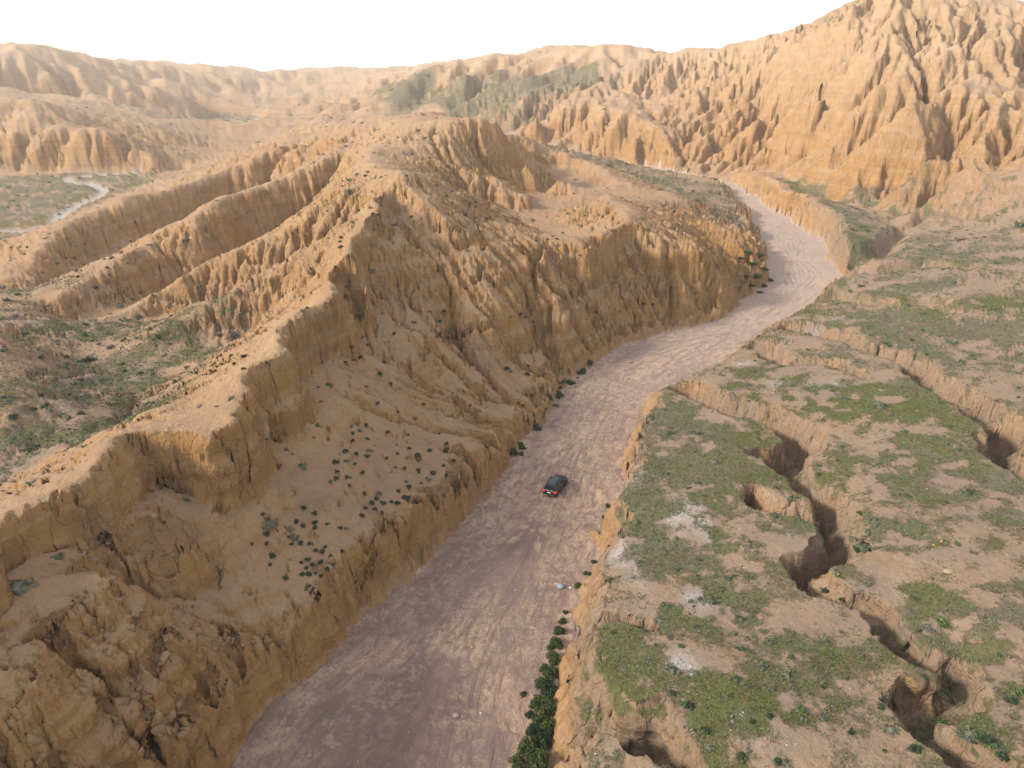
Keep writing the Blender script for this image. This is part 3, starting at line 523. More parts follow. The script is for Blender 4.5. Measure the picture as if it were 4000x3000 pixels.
def bed_material():
    m, t, b = mat('dry_silt_bed'); n = N(t)
    geo = n('NewGeometry'); pos = geo.outputs['Position']; uv = n('UVMap', uv_map='flow'); su = n('SeparateXYZ', i0=uv.outputs[0]); s, a = su.outputs[0], su.outputs[1]
    def fv(ks, ka): return n('CombineXYZ', i0=n.math('MULTIPLY', s, ks), i1=n.math('MULTIPLY', a, ka), i2=0.)
    wn = n('TexNoise', Vector=fv(.06, .12), Scale=1., Detail=4, Roughness=.6).outputs[1]; wv = n('VectorMath', operation='MULTIPLY_ADD', i0=wn, i1=(5., 4., 0.), i2=uv.outputs[0])
    def fw(ks, ka): q = n('SeparateXYZ', i0=wv.outputs[0]); return n('CombineXYZ', i0=n.math('MULTIPLY', q.outputs[0], ks), i1=n.math('MULTIPLY', q.outputs[1], ka), i2=0.)
    big = n.noise(fw(.05, .13), 1., 4, .55, .3); mid = n.noise(fw(.55, .85), 1., 9, .74, .3); str_ = n.noise(fw(.16, 1.1), 1., 8, .70, .3); fin = n.noise(pos, 2.4, 6, .7, .8); gr = n.noise(pos, 12, 4, .7)
    col = n.mix(n.map(mid, .44, .56), rgb(.25, .165, .135), rgb(.50, .36, .25))
    col = n.mix(n.math('MULTIPLY', n.map(str_, .50, .62), .55), col, rgb(.245, .165, .14))
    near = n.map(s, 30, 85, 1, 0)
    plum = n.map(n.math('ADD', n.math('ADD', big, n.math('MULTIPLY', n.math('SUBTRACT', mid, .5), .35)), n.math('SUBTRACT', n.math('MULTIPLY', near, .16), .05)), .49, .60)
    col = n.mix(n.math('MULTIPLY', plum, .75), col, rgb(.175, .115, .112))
    crust = n.math('MULTIPLY', n.map(fin, .48, .53), n.map(n.noise(fw(.09, .2), 1., 3, .5), .40, .55))
    col = n.mix(n.math('MULTIPLY', crust, .6), col, rgb(.20, .155, .14))
    spk = n.math('MULTIPLY', n.map(n.noise(pos, 1.0, 9, .78), .50, .56), n.map(n.noise(fw(.08, .16), 1.7, 4), .44, .56)); col = n.mix(n.math('MULTIPLY', spk, .6), col, rgb(.44, .32, .225))
    # far reaches are paler, silt dusted
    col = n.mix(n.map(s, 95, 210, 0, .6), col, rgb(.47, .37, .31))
    col = n.mix(.6, col, n.mix(gr, rgb(.5, .5, .5), rgb(1.4, 1.4, 1.4)), 'MULTIPLY')
    # wheel tracks along the middle
    tks = None
    for off, wig, ph in ((8.2, 5., 0.), (9.6, 4., 31.), (5.8, 6., 77.)):
        tr = n.math('ABSOLUTE', n.math('ADD', n.math('SUBTRACT', a, off), n.math('MULTIPLY', n.math('SUBTRACT', n.noise(n('CombineXYZ', i0=n.math('MULTIPLY', s, .022), i1=ph, i2=0.), 1., 2), .5), wig * 2)))
        k1 = n.map(n.math('ABSOLUTE', n.math('SUBTRACT', tr, .80)), .26, .12); k1 = n.math('MULTIPLY', k1, n.map(n.noise(fv(.1, .3), 1.7, 3), .40, .60)); tks = k1 if tks is None else n.math('MAXIMUM', tks, k1)
    col = n.mix(n.math('MULTIPLY', tks, .55), col, rgb(.22, .15, .125))
    col = n.mix(1., col, rgb(.84, .82, .82), 'MULTIPLY')
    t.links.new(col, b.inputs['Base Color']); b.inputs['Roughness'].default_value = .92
    h = n.math('ADD', n.math('MULTIPLY', mid, .3), n.math('MULTIPLY', fin, .14)); h = n.math('ADD', h, n.math('MULTIPLY', str_, .16)); h = n.math('ADD', h, n.math('MULTIPLY', tks, -.08)); h = n.math('ADD', h, n.math('MULTIPLY', gr, .03))
    rd = n('TexNoise', noise_type='RIDGED_MULTIFRACTAL', Vector=fw(.12, .3), Scale=1., Detail=4, Distortion=.6).outputs[0]; h = n.math('ADD', h, n.math('MULTIPLY', rd, -.12))
    bp = n('Bump', Height=h, Strength=.9, Distance=1.0); t.links.new(bp.outputs[0], b.inputs['Normal'])
    return m
M_GROUND = ground_material(); M_BED = bed_material()

# ------------------------------------------------------------------ terrain objects
nv = NT * NV
co = np.stack([VX, VY, VZ], -1).reshape(-1, 3)
I = (np.arange(NT - 1)[:, None] * NV + np.arange(NV - 1)[None])
Q = np.stack([I, I + NV, I + NV + 1, I + 1], -1).reshape(-1, 4)[:, ::-1]
cx = co[Q].mean(1) if False else (co[Q[:, 0]] + co[Q[:, 2]]) / 2
bedf = bedm.reshape(-1)[Q].sum(1) >= 3
leftf = (cx[:, 0] < np.interp(cx[:, 1], [p[1] for p in MID[:-3]], [p[0] for p in MID[:-3]]))
rc = np.hypot(cx[:, 0], cx[:, 1])
mount = ~bedf & ((cx[:, 1] + .35 * cx[:, 0] > 310) & ~(leftf & (rc < 420)) | (rc > 420))
DRY = (platv * .9 + .8 * VLf + .5 * valm + gsl * .6 + ter * .6).clip(0, 1).astype(F)
def terrain(name, sel, mt, flow=False):
    q = Q[sel]; used = np.zeros(nv, bool); used[q.ravel()] = True; idx = np.cumsum(used) - 1; q = idx[q]; v = co[used]
    me = bpy.data.meshes.new(name); me.vertices.add(len(v)); me.vertices.foreach_set('co', v.astype(F).ravel())
    me.loops.add(q.size); me.loops.foreach_set('vertex_index', q.ravel().astype(np.int32)); me.polygons.add(len(q)); me.polygons.foreach_set('loop_start', np.arange(0, q.size, 4, dtype=np.int32))
    me.polygons.foreach_set('use_smooth', np.ones(len(q), bool)); me.update(calc_edges=True)
    for nm, arr in (('grass', VG), ('gravel', VW), ('dry', DRY)):
        at = me.attributes.new(nm, 'FLOAT', 'POINT'); at.data.foreach_set('value', arr.reshape(-1)[used].astype(F))
    if flow:
        l = me.uv_layers.new(name='flow'); uu = np.stack([al.reshape(-1)[used][q.ravel()], accr.reshape(-1)[used][q.ravel()]], -1).astype(F); l.data.foreach_set('uv', uu.ravel())
    me.materials.append(mt); o = bpy.data.objects.new(name, me); C.objects.link(o); o['kind'] = 'structure'; return o
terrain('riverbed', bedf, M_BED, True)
terrain('mountains', mount, M_GROUND)
terrain('eroded_hills', ~bedf & ~mount & leftf, M_GROUND)
terrain('plateau', ~bedf & ~mount & ~leftf, M_GROUND)
print('terrain built')
hz = bpy.data.meshes.new('haze'); B = 5600
hz.from_pydata([(x, y, z) for z in (-3, 190) for x, y in ((-B, -B), (B, -B), (B, B), (-B, B))], [], [(3, 2, 1, 0), (4, 5, 6, 7), (0, 1, 5, 4), (1, 2, 6, 5), (2, 3, 7, 6), (3, 0, 4, 7)])
hm = bpy.data.materials.new('haze'); hm.use_nodes = True; hn = hm.node_tree; hn.nodes.remove(hn.nodes['Principled BSDF']); pv = hn.nodes.new('ShaderNodeVolumePrincipled')
pv.inputs['Color'].default_value = (1, 1, 1, 1); pv.inputs['Density'].default_value = HAZE; pv.inputs['Anisotropy'].default_value = .2; hn.links.new(pv.outputs[0], hn.nodes['Material Output'].inputs['Volume'])
hz.materials.append(hm); ho = bpy.data.objects.new('haze', hz); C.objects.link(ho); ho['kind'] = 'stuff'
# ------------------------------------------------------------------ things
def tag(o, label=None, cat=None, group=None, kind=None):
    if label: o['label'] = label
    if cat: o['category'] = cat
    if group: o['group'] = group
    if kind: o['kind'] = kind
    return o
def mesh(name, V, Fc, mt, smooth=False):
    me = bpy.data.meshes.new(name); me.from_pydata([tuple(v) for v in V], [], [tuple(f) for f in Fc]); me.update()
    if smooth: me.polygons.foreach_set('use_smooth', [True] * len(me.polygons))
    if mt: me.materials.append(mt)
    return me
def link(name, me, parent=None, loc=(0, 0, 0), rz=0., sc=1.):
    o = bpy.data.objects.new(name, me); C.objects.link(o); o.location = loc; o.rotation_euler = (0, 0, rz)
    o.scale = (sc, sc, sc) if not hasattr(sc, '__len__') else sc
    if parent: o.parent = parent
    return o
TT = np.geomspace(18, 6000, 3500)
def drop(u, v):
    """the point of the terrain that this sight line meets"""
    a, dy, dz = ray(u, v); h = math.hypot(a, dy); t = TT / h; x, y, z = a * t, dy * t, CAM_H + dz * t
    g = surf(x, y); k = np.argmax(z < g)
    return float(x[k]), float(y[k]), float(g[k])
def hz_(x, y): return float(surf(np.array([x]), np.array([y]))[0])
def simple(name, col, rough=.6, spec=.3, metal=0., emit=None):
    m, t, b = mat(name); b.inputs['Base Color'].default_value = (*col, 1); b.inputs['Roughness'].default_value = rough; b.inputs['Specular IOR Level'].default_value = spec; b.inputs['Metallic'].default_value = metal
    if emit: b.inputs['Emission Color'].default_value = (*emit[:3], 1); b.inputs['Emission Strength'].default_value = emit[3]
    return m
def leaf_mat(name, c1, c2, sc=1.2):
    m, t, b = mat(name); n = N(t); oi = n('ObjectInfo').outputs['Random']; geo = n('NewGeometry'); q = n.noise(geo.outputs['Position'], sc, 3, .6)
    f = n.math('ADD', n.math('MULTIPLY', oi, .5), n.map(q, .35, .65, 0, .5)); col = n.mix(f, rgb(*c1), rgb(*c2)); ri = n('NewGeometry').outputs['Random Per Island']
    col = n.mix(.7, col, n.mix(ri, rgb(.55, .55, .55), rgb(1.4, 1.4, 1.4)), 'MULTIPLY'); t.links.new(col, b.inputs['Base Color']); b.inputs['Roughness'].default_value = .8
    return m
LF_D = leaf_mat('dark_shrub_leaves', (.022, .04, .022), (.045, .065, .03)); LF_G = leaf_mat('green_shrub_leaves', (.05, .085, .025), (.09, .12, .04)); LF_S = leaf_mat('sage_shrub_leaves', (.075, .085, .065), (.12, .125, .10)); LF_B = leaf_mat('dry_twigs', (.09, .065, .055), (.15, .11, .09)); LF_Y = leaf_mat('yellow_flowers', (.5, .33, .03), (.6, .4, .05))
def shrub_mesh(name, n, seed, mt, leaf=.10, flat=.62, clumps=9):
    r = np.random.RandomState(seed); cl = r.normal(size=(clumps, 3)); cl /= np.linalg.norm(cl, axis=1)[:, None]; cl[:, 2] = np.abs(cl[:, 2]); cl *= r.uniform(.25, .62, (clumps, 1)); cs_ = r.uniform(.22, .42, clumps)
    V = []; Fc = []
    for i in range(n):
        k = r.randint(clumps); d = r.normal(size=3); d /= np.linalg.norm(d); c = cl[k] + d * cs_[k] * r.uniform(.5, 1.05) ** .6
        c[2] = max(.01, c[2]) * flat * 1.3
        a = r.normal(size=3); a /= np.linalg.norm(a); b = np.cross(a, d + r.normal(size=3) * .6); b /= np.linalg.norm(b) + 1e-6; l = leaf * r.uniform(.7, 1.5); o = len(V)
        V += [c - a * l * .5, c + b * l * .55, c + a * l, c - b * l * .55 + d * l * .2]; Fc += [(o, o + 1, o + 2), (o, o + 2, o + 3)]
    # dense dark heart so that no ground shows through the middle, with an uneven surface
    for k in range(clumps):
        o = len(V); u = cs_[k] * .72
        ring = [(math.cos(j * 1.2566) , math.sin(j * 1.2566)) for j in range(5)]
        z0 = max(0, cl[k][2] - u) * flat * 1.3
        V += [np.array([cl[k][0] + ring[j][0] * u * r.uniform(.7, 1), cl[k][1] + ring[j][1] * u * r.uniform(.7, 1), max(0, cl[k][2] * flat * 1.1)]) for j in range(5)] + [np.array([cl[k][0], cl[k][1], (cl[k][2] + u) * flat * 1.2]), np.array([cl[k][0], cl[k][1], z0])]
        for j in range(5): Fc += [(o + j, o + (j + 1) % 5, o + 5), (o + (j + 1) % 5, o + j, o + 6)]
    return mesh(name, V, Fc, mt)
SH_D = [shrub_mesh('shrub', 230, 10 + i, LF_D) for i in range(4)]; SH_G = [shrub_mesh('shrub', 230, 20 + i, LF_G) for i in range(3)]; SH_S = [shrub_mesh('shrub', 230, 30 + i, LF_S, .09, .5) for i in range(3)]; SH_B = [shrub_mesh('shrub', 170, 40 + i, LF_B, .07, .55) for i in range(2)]
def shrub(p, size, kind, label, group, rr_=random):
    me = rr_.choice({'d': SH_D, 'g': SH_G, 's': SH_S, 'b': SH_B}[kind]); o = link('shrub', me, None, (p[0], p[1], p[2] - .06 * size), rr_.uniform(0, 6.28), (size * rr_.uniform(.85, 1.2), size * rr_.uniform(.85, 1.2), size * rr_.uniform(.8, 1.1)))
    return tag(o, label, 'shrub', group)
Z5 = [(378,483),(660,408),(597,348),(693,352),(497,413),(115,573),(212,554),(315,660),(290,731),(172,628),(357,799),(737,850),(128,650),(80,660),(716,459),(655,498),(710,510),(276,912),(398,970),(560,922),(203,1046),(343,1087),(213,1135),(464,1110),(702,1163),(125,1100),(120,1150),(80,1205),(143,1223),(18,1278),(82,1270),(132,1290),(212,1240),(330,1253),(397,1225),(460,1245),(525,1232),(470,1190),(598,1205),(180,1342),(90,1370),(18,1375),(22,1333),(100,1420),(450,1395),(467,1430),(527,1325),(545,1403),(620,1340),(680,1300),(583,1382),(405,1457),(465,1500),(280,1470),(440,1497),(195,1470),(270,1500),(237,1525),(305,1530),(195,1560),(262,1570),(303,1587),(365,1520),(180,1605),(400,1527),(1625,358),(1975,320),(1915,313),(1768,366),(1193,380),(1160,363),(1205,693),(1075,700),(1095,715),(1200,735),(1285,820),(1227,866),(848,930),(895,960),(1172,938),(1147,912),(820,1265),(385,1310),(445,1310),(745,1272)]
Z7 = [(1620,103),(1647,215),(1748,212),(1783,237),(1643,278),(1556,278),(1800,280),(1852,272),(1680,350),(1665,402),(1358,468),(1880,56),(1942,90),(1830,148),(1870,170),(1945,150),(1942,182),(2020,158),(2102,178),(1912,280),(2005,298),(2112,328),(1950,318),(1990,330),(2040,352),(1855,395),(1893,375),(1892,425),(1928,405),(1980,392),(2055,410),(2020,438),(1870,468),(1910,465),(1945,462),(1980,480),(1760,490)]
r_ = random.Random(3)
for zx, zy in Z5:
    up = zy < 800
    shrub(drop(719 + zx * .35, 553 + zy * .35), r_.uniform(.42, .68) * (1.25 if up else 1), 'd' if r_.random() < .85 else 's', 'small dark green shrub on the rilled slope above the riverbed, below the tall middle cliff' if up else 'small dark green shrub in the dense cluster on the clay bench left of the car', 'shrubs on the rilled middle slope' if up else 'shrubs clustered on the bench', r_)
for zx, zy in Z7:
    shrub(drop(zx * .35, 1078.5 + zy * .35), r_.uniform(.4, .62), 'd', 'small dark green shrub on the smooth talus fan under the near left cliff', 'shrubs on the near talus fan', r_)
ZA = [(735,915,1.4),(800,955,1.2),(855,985,1.2),(770,1130,2.6),(700,1140,1.8),(355,1110,1.1),(495,960,1.1),(1205,760,1.9),(740,820,1.5),(820,505,1.9),(1010,520,1.1),(1720,490,2.0),(1465,660,1.5),(1425,1080,1.3),(1470,985,.8),(1300,860,1.3),(1365,925,1.3),(1695,1045,.8),(1700,1235,.8),(2025,1158,.8),(1820,1215,.7),(2110,1200,.8),(760,1500,1),(600,1425,.9),(1010,1420,1.5),(1875,1525,.7),(1280,1495,.9),(1730,1525,1.0),(390,1520,1.5),(290,1550,1.0),(215,210,1.4),(575,240,1.1),(655,350,1.1),(670,405,1.2),(490,400,1.4),(370,370,1.0),(120,1620,1.4),(45,1440,1.3),(360,1430,1.3),(1240,1380,1.0),(1890,900,1.5),(2020,920,1.6),(1150,600,2.),(1225,540,1.8),(1320,570,1.5),(1110,290,1.5),(930,325,1.3),(1605,85,2.2),(1290,130,1.6),(1135,95,1.2),(1640,720,1.1),(1660,810,.8),(2110,1100,.9),(1900,1085,.8),(2000,1100,.9),(60,610,2.2),(150,560,2),(20,500,2.4),(210,900,1.6),(130,740,2),(410,660,1.6),(560,820,1.4),(960,1010,1.8),(1070,950,1.5),(1080,1225,1.4),(1060,1160,1.2),(880,1290,1.2),(640,1340,1.4),(900,1410,1.2),(1210,1240,1.2),(1320,1250,1.2),(700,1590,1.4),(540,1600,1.3),(480,1290,1.1),(690,1300,1.3),(1480,740,1.3),(1110,500,.9),(1090,425,1.),(905,250,1.2),(495,300,1.6),(735,120,1.5),(600,110,1.5),(390,70,1.6),(240,155,1.5)]
for zx, zy, sz in ZA:
    k = r_.choice('dddgsbs'); low = zy > 850
    cw = {'d': 'dark green', 'g': 'bright green', 's': 'grey green', 'b': 'brown twiggy'}[k]
    shrub(drop(zx * .25, 497.8 + zy * .25), sz * .62, k, f'{cw} shrub in the scrubby valley behind the near left crest' if low else f'{cw} shrub on the spurs that fall to the left from the peak', f'{cw} shrubs in the valley' if low else f'{cw} shrubs on the spurs', r_)
# shrubs along the ridges and gullies beyond, each placed where the photograph shows a dark dot
for zx, zy in [(185,970),(200,1090),(215,1065),(300,1095),(455,1090),(520,1130),(640,1150),(700,1210),(808,1305),(235,1285),(160,1300),(250,1325),(280,1325),(50,1470),(50,1495),(125,1380),(45,1535),(600,980),(1000,950),(1040,1120),(1255,1490),(1325,1480),(1420,1440),(1355,1460),(1525,1575),(1385,1480),(1560,1335),(1450,1320),(1520,1395),(1490,1360),(2135,1400),(2105,1305),(2010,1365),(1945,1420),(1320,1340),(400,850),(315,850),(150,1080),(930,1540),(1030,1060),(1560,985)]:
    k = r_.choice('ddgs'); cw = {'d': 'dark green', 'g': 'bright green', 's': 'grey green'}[k]
    shrub(drop(719 + zx * .35, zy * .35), r_.uniform(.5, .9), k, f'{cw} shrub on the ridges round the middle peak', f'{cw} shrubs on the middle ridges', r_)
# plateau
for zx, zy, sz, k in [(1385,560,1.1,'d'),(1525,525,1.0,'d'),(1440,527,.6,'b'),(2175,875,.6,'d'),(1195,1590,.8,'d'),(1400,1475,.7,'s'),(2040,1100,1.2,'s'),(1220,1090,1.1,'s'),(860,820,.9,'s'),(350,740,1.,'s'),(120,1175,.5,'g'),(1890,620,.8,'d'),(545,850,.5,'d'),(510,910,.5,'d'),(1060,1265,.7,'d'),(1860,960,.8,'s'),(2100,1300,.9,'s'),(1300,910,.7,'s'),(1985,1160,.6,'s'),(1975,1220,.6,'s')]:
    cw = {'d': 'dark green', 'g': 'bright green', 's': 'grey green', 'b': 'brown twiggy'}[k]
    shrub(drop(1438 + zx * .35, 553 + zy * .35), sz * .7, k, f'{cw} shrub on the grassy plateau between the winding gullies', f'{cw} shrubs on the middle plateau', r_)
for zx, zy, sz, k in [(1210,990,.5,'g'),(1110,1115,.35,'g'),(850,1310,.9,'g'),(980,1350,.8,'s'),(970,1165,.45,'d'),(1690,1385,.95,'g'),(1690,1190,1.1,'d'),(1600,1110,.8,'d'),(2185,1210,1.1,'g'),(1330,1290,.8,'d'),(1360,1220,.6,'s'),(475,420,.3,'d'),(35,860,.7,'s'),(100,910,.6,'g'),(630,525,.4,'g'),(240,1165,.5,'g'),(640,1340,.6,'d'),(150,1280,.9,'d'),(40,1200,.8,'d'),(880,560,.8,'s'),(980,590,.9,'d'),(1080,640,.7,'d'),(1250,530,.8,'s'),(1290,300,.9,'s'),(1490,345,.6,'s'),(1700,760,1.2,'g'),(1620,800,.9,'s'),(1540,1560,1.1,'d'),(1990,1500,1.3,'d'),(1850,1470,1.,'s'),(2120,1250,.9,'d'),(1350,1560,.4,'d'),(1150,1440,.7,'d'),(1120,1270,.5,'s'),(1900,330,.7,'s'),(2130,570,.6,'b'),(1060,475,.5,'g'),(1800,280,.7,'g'),(2080,1600,.9,'d'),(530,1380,.5,'d'),(240,1430,.9,'d'),(470,1600,.8,'d'),(690,1620,.7,'d')]:
    cw = {'d': 'dark green', 'g': 'bright green', 's': 'grey green', 'b': 'brown twiggy'}[k]
    shrub(drop(1438 + zx * .35, 1078.5 + zy * .35), sz * .75, k, f'{cw} shrub on the near right plateau beside the narrow gully', f'{cw} shrubs on the near plateau', r_)
# big leafy bushes at the foot of the banks
BUSH = [shrub_mesh('bush', 1500, 60 + i, LF_D if i % 2 else leaf_mat('bush_leaves', (.03, .05, .015), (.06, .085, .022)), .075, .8, 14) for i in range(3)]
for u, v, sz in [(1165,1650,1.5),(1120,1655,1.2),(1140,1620,1.3),(1172,1605,1.5),(1150,1580,1.0),(1178,1565,1.5),(1145,1545,.7),(1183,1530,1.3),(1160,1520,1.0),(1130,1500,.5),(1186,1495,1.3),(1168,1480,.9),(1190,1460,1.2),(1175,1445,.7),(1196,1425,1.1),(1202,1395,1.0),(1188,1400,.6),(1208,1368,.9),(1216,1345,.7),(1222,1325,.5)]:
    x, y, _ = P(u, v, 0); o = link('bush', r_.choice(BUSH), None, (x, y, hz_(x, y) - .05 if hz_(x, y) < 2 else 0), r_.uniform(0, 6.28), (sz * .9, sz * .9, sz * 1.15)); tag(o, 'big dark leafy bush crowding the foot of the near right bank', 'bush', 'bushes under the right bank')
for u, v, sz in [(1248,1268,.6),(1268,1240,.55),(1282,1215,.5),(1305,1120,.5),(1312,1095,.5),(1297,1165,.45)]:
    x, y, _ = P(u, v, 0); o = link('bush', r_.choice(BUSH), None, (x, y, 0), r_.uniform(0, 6.28), sz); tag(o, 'small green bush at the foot of the right bank, below the grassy plateau edge', 'bush', 'small bushes under the right bank')
LB = [P(u, v, 0) for u, v in [(1112,995),(1130,962),(1150,925),(1163,902),(1190,872),(1222,838),(1260,806),(1282,790)]]
for i in range(30):
    t_ = r_.random() ** .8 * (len(LB) - 1.001); j = int(t_); f = t_ - j; d_ = r_.uniform(-1.3, .5); sz = r_.uniform(.35, 1.15)
    x = LB[j][0] + f * (LB[j + 1][0] - LB[j][0]) + d_; y = LB[j][1] + f * (LB[j + 1][1] - LB[j][1]) - d_ * .2; g_ = hz_(x, y)
    if g_ > 1.8: x += 1.2; g_ = hz_(x, y)
    o = link('bush', r_.choice(BUSH), None, (x, y, min(g_, 1.6) - .05), r_.uniform(0, 6.28), (sz * 1.1, sz * 1.1, sz * r_.uniform(.7, 1.1))); tag(o, 'dark bush in the strip at the foot of the left bank, beyond the car', 'bush', 'bushes under the left bank')
for u, v, sz in [(1648,618,1.6),(1662,606,1.5),(1640,632,1.3),(1635,600,1.8),(1650,585,1.7),(1625,575,1.8),(1640,560,1.8),(1610,600,1.6),(1615,548,1.6),(1600,560,1.3),(1622,625,1.3)]:
    x, y, z = drop(u, v); o = link('bush', r_.choice(BUSH), None, (x, y, z - .1), r_.uniform(0, 6.28), (sz, sz, sz * .7)); tag(o, 'green bush in the thicket where the far left slope meets the riverbed bend', 'bush', 'bushes at the river bend')

# stones
def stone_mesh(name, seed, mt, sub=2, rough=.16):
    import bmesh
    b = bmesh.new(); bmesh.ops.create_icosphere(b, subdivisions=sub, radius=1); r = np.random.RandomState(seed)
    pl_ = [(lambda d: d / np.linalg.norm(d))(r.normal(size=3)) for _ in range(9)]; hh = r.uniform(.72, .98, 9)
    for v in b.verts:
        p = np.array(v.co)
        for d, h in zip(pl_, hh):
            e = p @ d - h
            if e > 0: p = p - d * e * .9
        p *= 1 + rough * .4 * (r.rand() - .5); v.co = p
    me = bpy.data.meshes.new(name); b.to_mesh(me); b.free(); me.materials.append(mt); me.polygons.foreach_set('use_smooth', [True] * len(me.polygons)); return me
def stone_mat(name, c):
    m, t, b = mat(name); n = N(t); tc = n('TexCoord').outputs['Object']; col = n.mix(n.noise(tc, 2.5, 5, .7), rgb(*[k * .7 for k in c]), rgb(*[k * 1.25 for k in c])); t.links.new(col, b.inputs['Base Color']); b.inputs['Roughness'].default_value = .85
    bp = n('Bump', Height=n.noise(tc, 5, 5, .7), Strength=.5, Distance=.1); t.links.new(bp.outputs[0], b.inputs['Normal']); return m
ST_G = stone_mat('grey_stone', (.22, .24, .28)); ST_T = stone_mat('tan_stone', (.30, .24, .18)); ST_W = stone_mat('white_stone', (.6, .6, .6)); ST_C = stone_mat('clay_block', (.40, .23, .11))
def stone(u, v, size, mt, label, seed, sc=(1, .75, .55), nm='boulder', rz=0.):
    x, y, z = drop(u, v); o = link(nm, stone_mesh(nm, seed, mt), None, (x, y, z + size * sc[2] * .45), rz, (size * sc[0], size * sc[1], size * sc[2])); return tag(o, label, 'boulder' if nm == 'boulder' else 'stone')
stone(1211, 1269, .5, ST_G, 'smooth blue grey boulder lying alone on the sand near the right bank', 1, rz=-.6)
stone(1203, 1263, .34, ST_T, 'rough pale yellowish rock tucked behind the blue grey boulder', 2, (1, .6, .5), rz=.3)
stone(1232, 1271, .14, ST_W, 'tiny white stone just right of the blue grey boulder', 3, nm='stone')
stone(1357, 783, .5, ST_C, 'dark clod with dry wood on the silt in the upper riverbed', 4, (1.4, .5, .4), nm='stone')
stone(2048, 1236, .35, ST_T, 'flat pale slab stone on the bare ground of the right plateau', 5, (1.4, .9, .35), nm='stone', rz=.2)
stone(985, 1547, .32, ST_T, 'light clay block lying on the dark silt near the bottom of the riverbed', 6, (1, .9, .5), nm='stone')
stone(1038, 1542, .10, ST_W, 'small white stone on the plum silt at the bottom of the riverbed', 8, nm='stone')
stone(1020, 1400, .22, ST_C, 'rusty clod on the silt between the tracks low in the riverbed', 9, (1, .7, .6), nm='stone')
# pebbles on the bed and the plateau: stuff
def scatter_mesh(name, pts, sizes, cols, mt, tris):
    """tris: list of unit shapes (verts, faces); one joined mesh"""
    n = len(pts); k = rs.randint(0, len(tris), n); Vs, Fs, Cs = [], [], []; off = 0
    for j, (tv, tf) in enumerate(tris):
        m_ = k == j; c_ = m_.sum(); tv = np.array(tv, F); tf = np.array(tf, np.int32)
        a = rs.uniform(0, 6.28, c_).astype(F); sn, cs2 = np.sin(a)[:, None], np.cos(a)[:, None]; s3 = sizes[m_]
        v = np.stack([(tv[None, :, 0] * cs2 - tv[None, :, 1] * sn) * s3[:, 0:1], (tv[None, :, 0] * sn + tv[None, :, 1] * cs2) * s3[:, 0:1], tv[None, :, 2] * s3[:, 1:2] + 0 * cs2], -1) + pts[m_][:, None, :]
        Vs.append(v.reshape(-1, 3)); Fs.append((tf[None] + (np.arange(c_) * len(tv))[:, None, None]).reshape(-1, 3) + off); off += c_ * len(tv); Cs.append(np.repeat(cols[m_], len(tv), axis=0))
    V = np.concatenate(Vs); Fc = np.concatenate(Fs); me = bpy.data.meshes.new(name); me.vertices.add(len(V)); me.vertices.foreach_set('co', V.astype(F).ravel()); me.loops.add(Fc.size); me.loops.foreach_set('vertex_index', Fc.astype(np.int32).ravel()); me.polygons.add(len(Fc)); me.polygons.foreach_set('loop_start', np.arange(0, Fc.size, 3, dtype=np.int32)); me.update(calc_edges=True)
    at = me.attributes.new('tint', 'FLOAT', 'POINT'); at.data.foreach_set('value', np.concatenate(Cs).astype(F).ravel()); me.materials.append(mt); o = bpy.data.objects.new(name, me); C.objects.link(o); o['kind'] = 'stuff'; return o
def tint_mat(name, c1, c2, rough=.85):
    m, t, b = mat(name); n = N(t); f = n('Attribute', attribute_name='tint').outputs['Fac']; ri = n('NewGeometry').outputs['Random Per Island']
    t.links.new(n.mix(.5, n.mix(f, rgb(*c1), rgb(*c2)), n.mix(ri, rgb(.6, .6, .6), rgb(1.35, 1.35, 1.35)), 'MULTIPLY'), b.inputs['Base Color']); b.inputs['Roughness'].default_value = rough; return m
def tuft(nb, seed, w, lean):
    r = np.random.RandomState(seed); V, Fc = [], []
    for i in range(nb):
        a = r.uniform(0, 6.28); ra = r.uniform(0, .5); bx, by = ra * math.cos(a), ra * math.sin(a); o = len(V); b2 = r.uniform(0, 6.28)
        V += [(bx - w * math.cos(b2), by - w * math.sin(b2), 0), (bx + w * math.cos(b2), by + w * math.sin(b2), 0), (bx + lean * math.cos(a), by + lean * math.sin(a), r.uniform(.6, 1.1))]; Fc.append((o, o + 1, o + 2))
    return V, Fc
def grid_attr(arr, x, y):
    th = np.arctan2(x, y); r = np.hypot(x, y); i = np.clip(np.round((th - TH[0]) / (TH[-1] - TH[0]) * (NT - 1)).astype(int), 0, NT - 1)
    j = np.array([np.searchsorted(RV[a], b) for a, b in zip(i, r)]).clip(0, NV - 1); return arr[i, j]
GX, GY = None, None
def cand(n, r0, r1, p=1.3):
    r = (rs.uniform(r0 ** (2 - p), r1 ** (2 - p), n)) ** (1 / (2 - p)); th = rs.uniform(-.85, .8, n); return (r * np.sin(th)).astype(F), (r * np.cos(th)).astype(F)
x, y = cand(330000, 28, 230); g = grid_attr(VG, x, y); dd_ = at_grid(DRW, x, y); z = surf(x, y); e = .35; sl2 = np.hypot(surf(x + e, y) - z, surf(x, y + e) - z) / e
keep = (rs.rand(len(x)) < g ** 1.3 * .9) & (sl2 < .9) & (dd_ > .6); x, y, z, g = x[keep], y[keep], z[keep], g[keep]; rr2 = np.hypot(x, y)
print('grass tufts', len(x)); sz = rs.uniform(.55, 1.3, len(x)) * (.13 + rr2 * .0007); tn = np.clip(.5 + .5 * fbm(x, y, 7, 3, 91) + rs.normal(0, .15, len(x)), 0, 1)
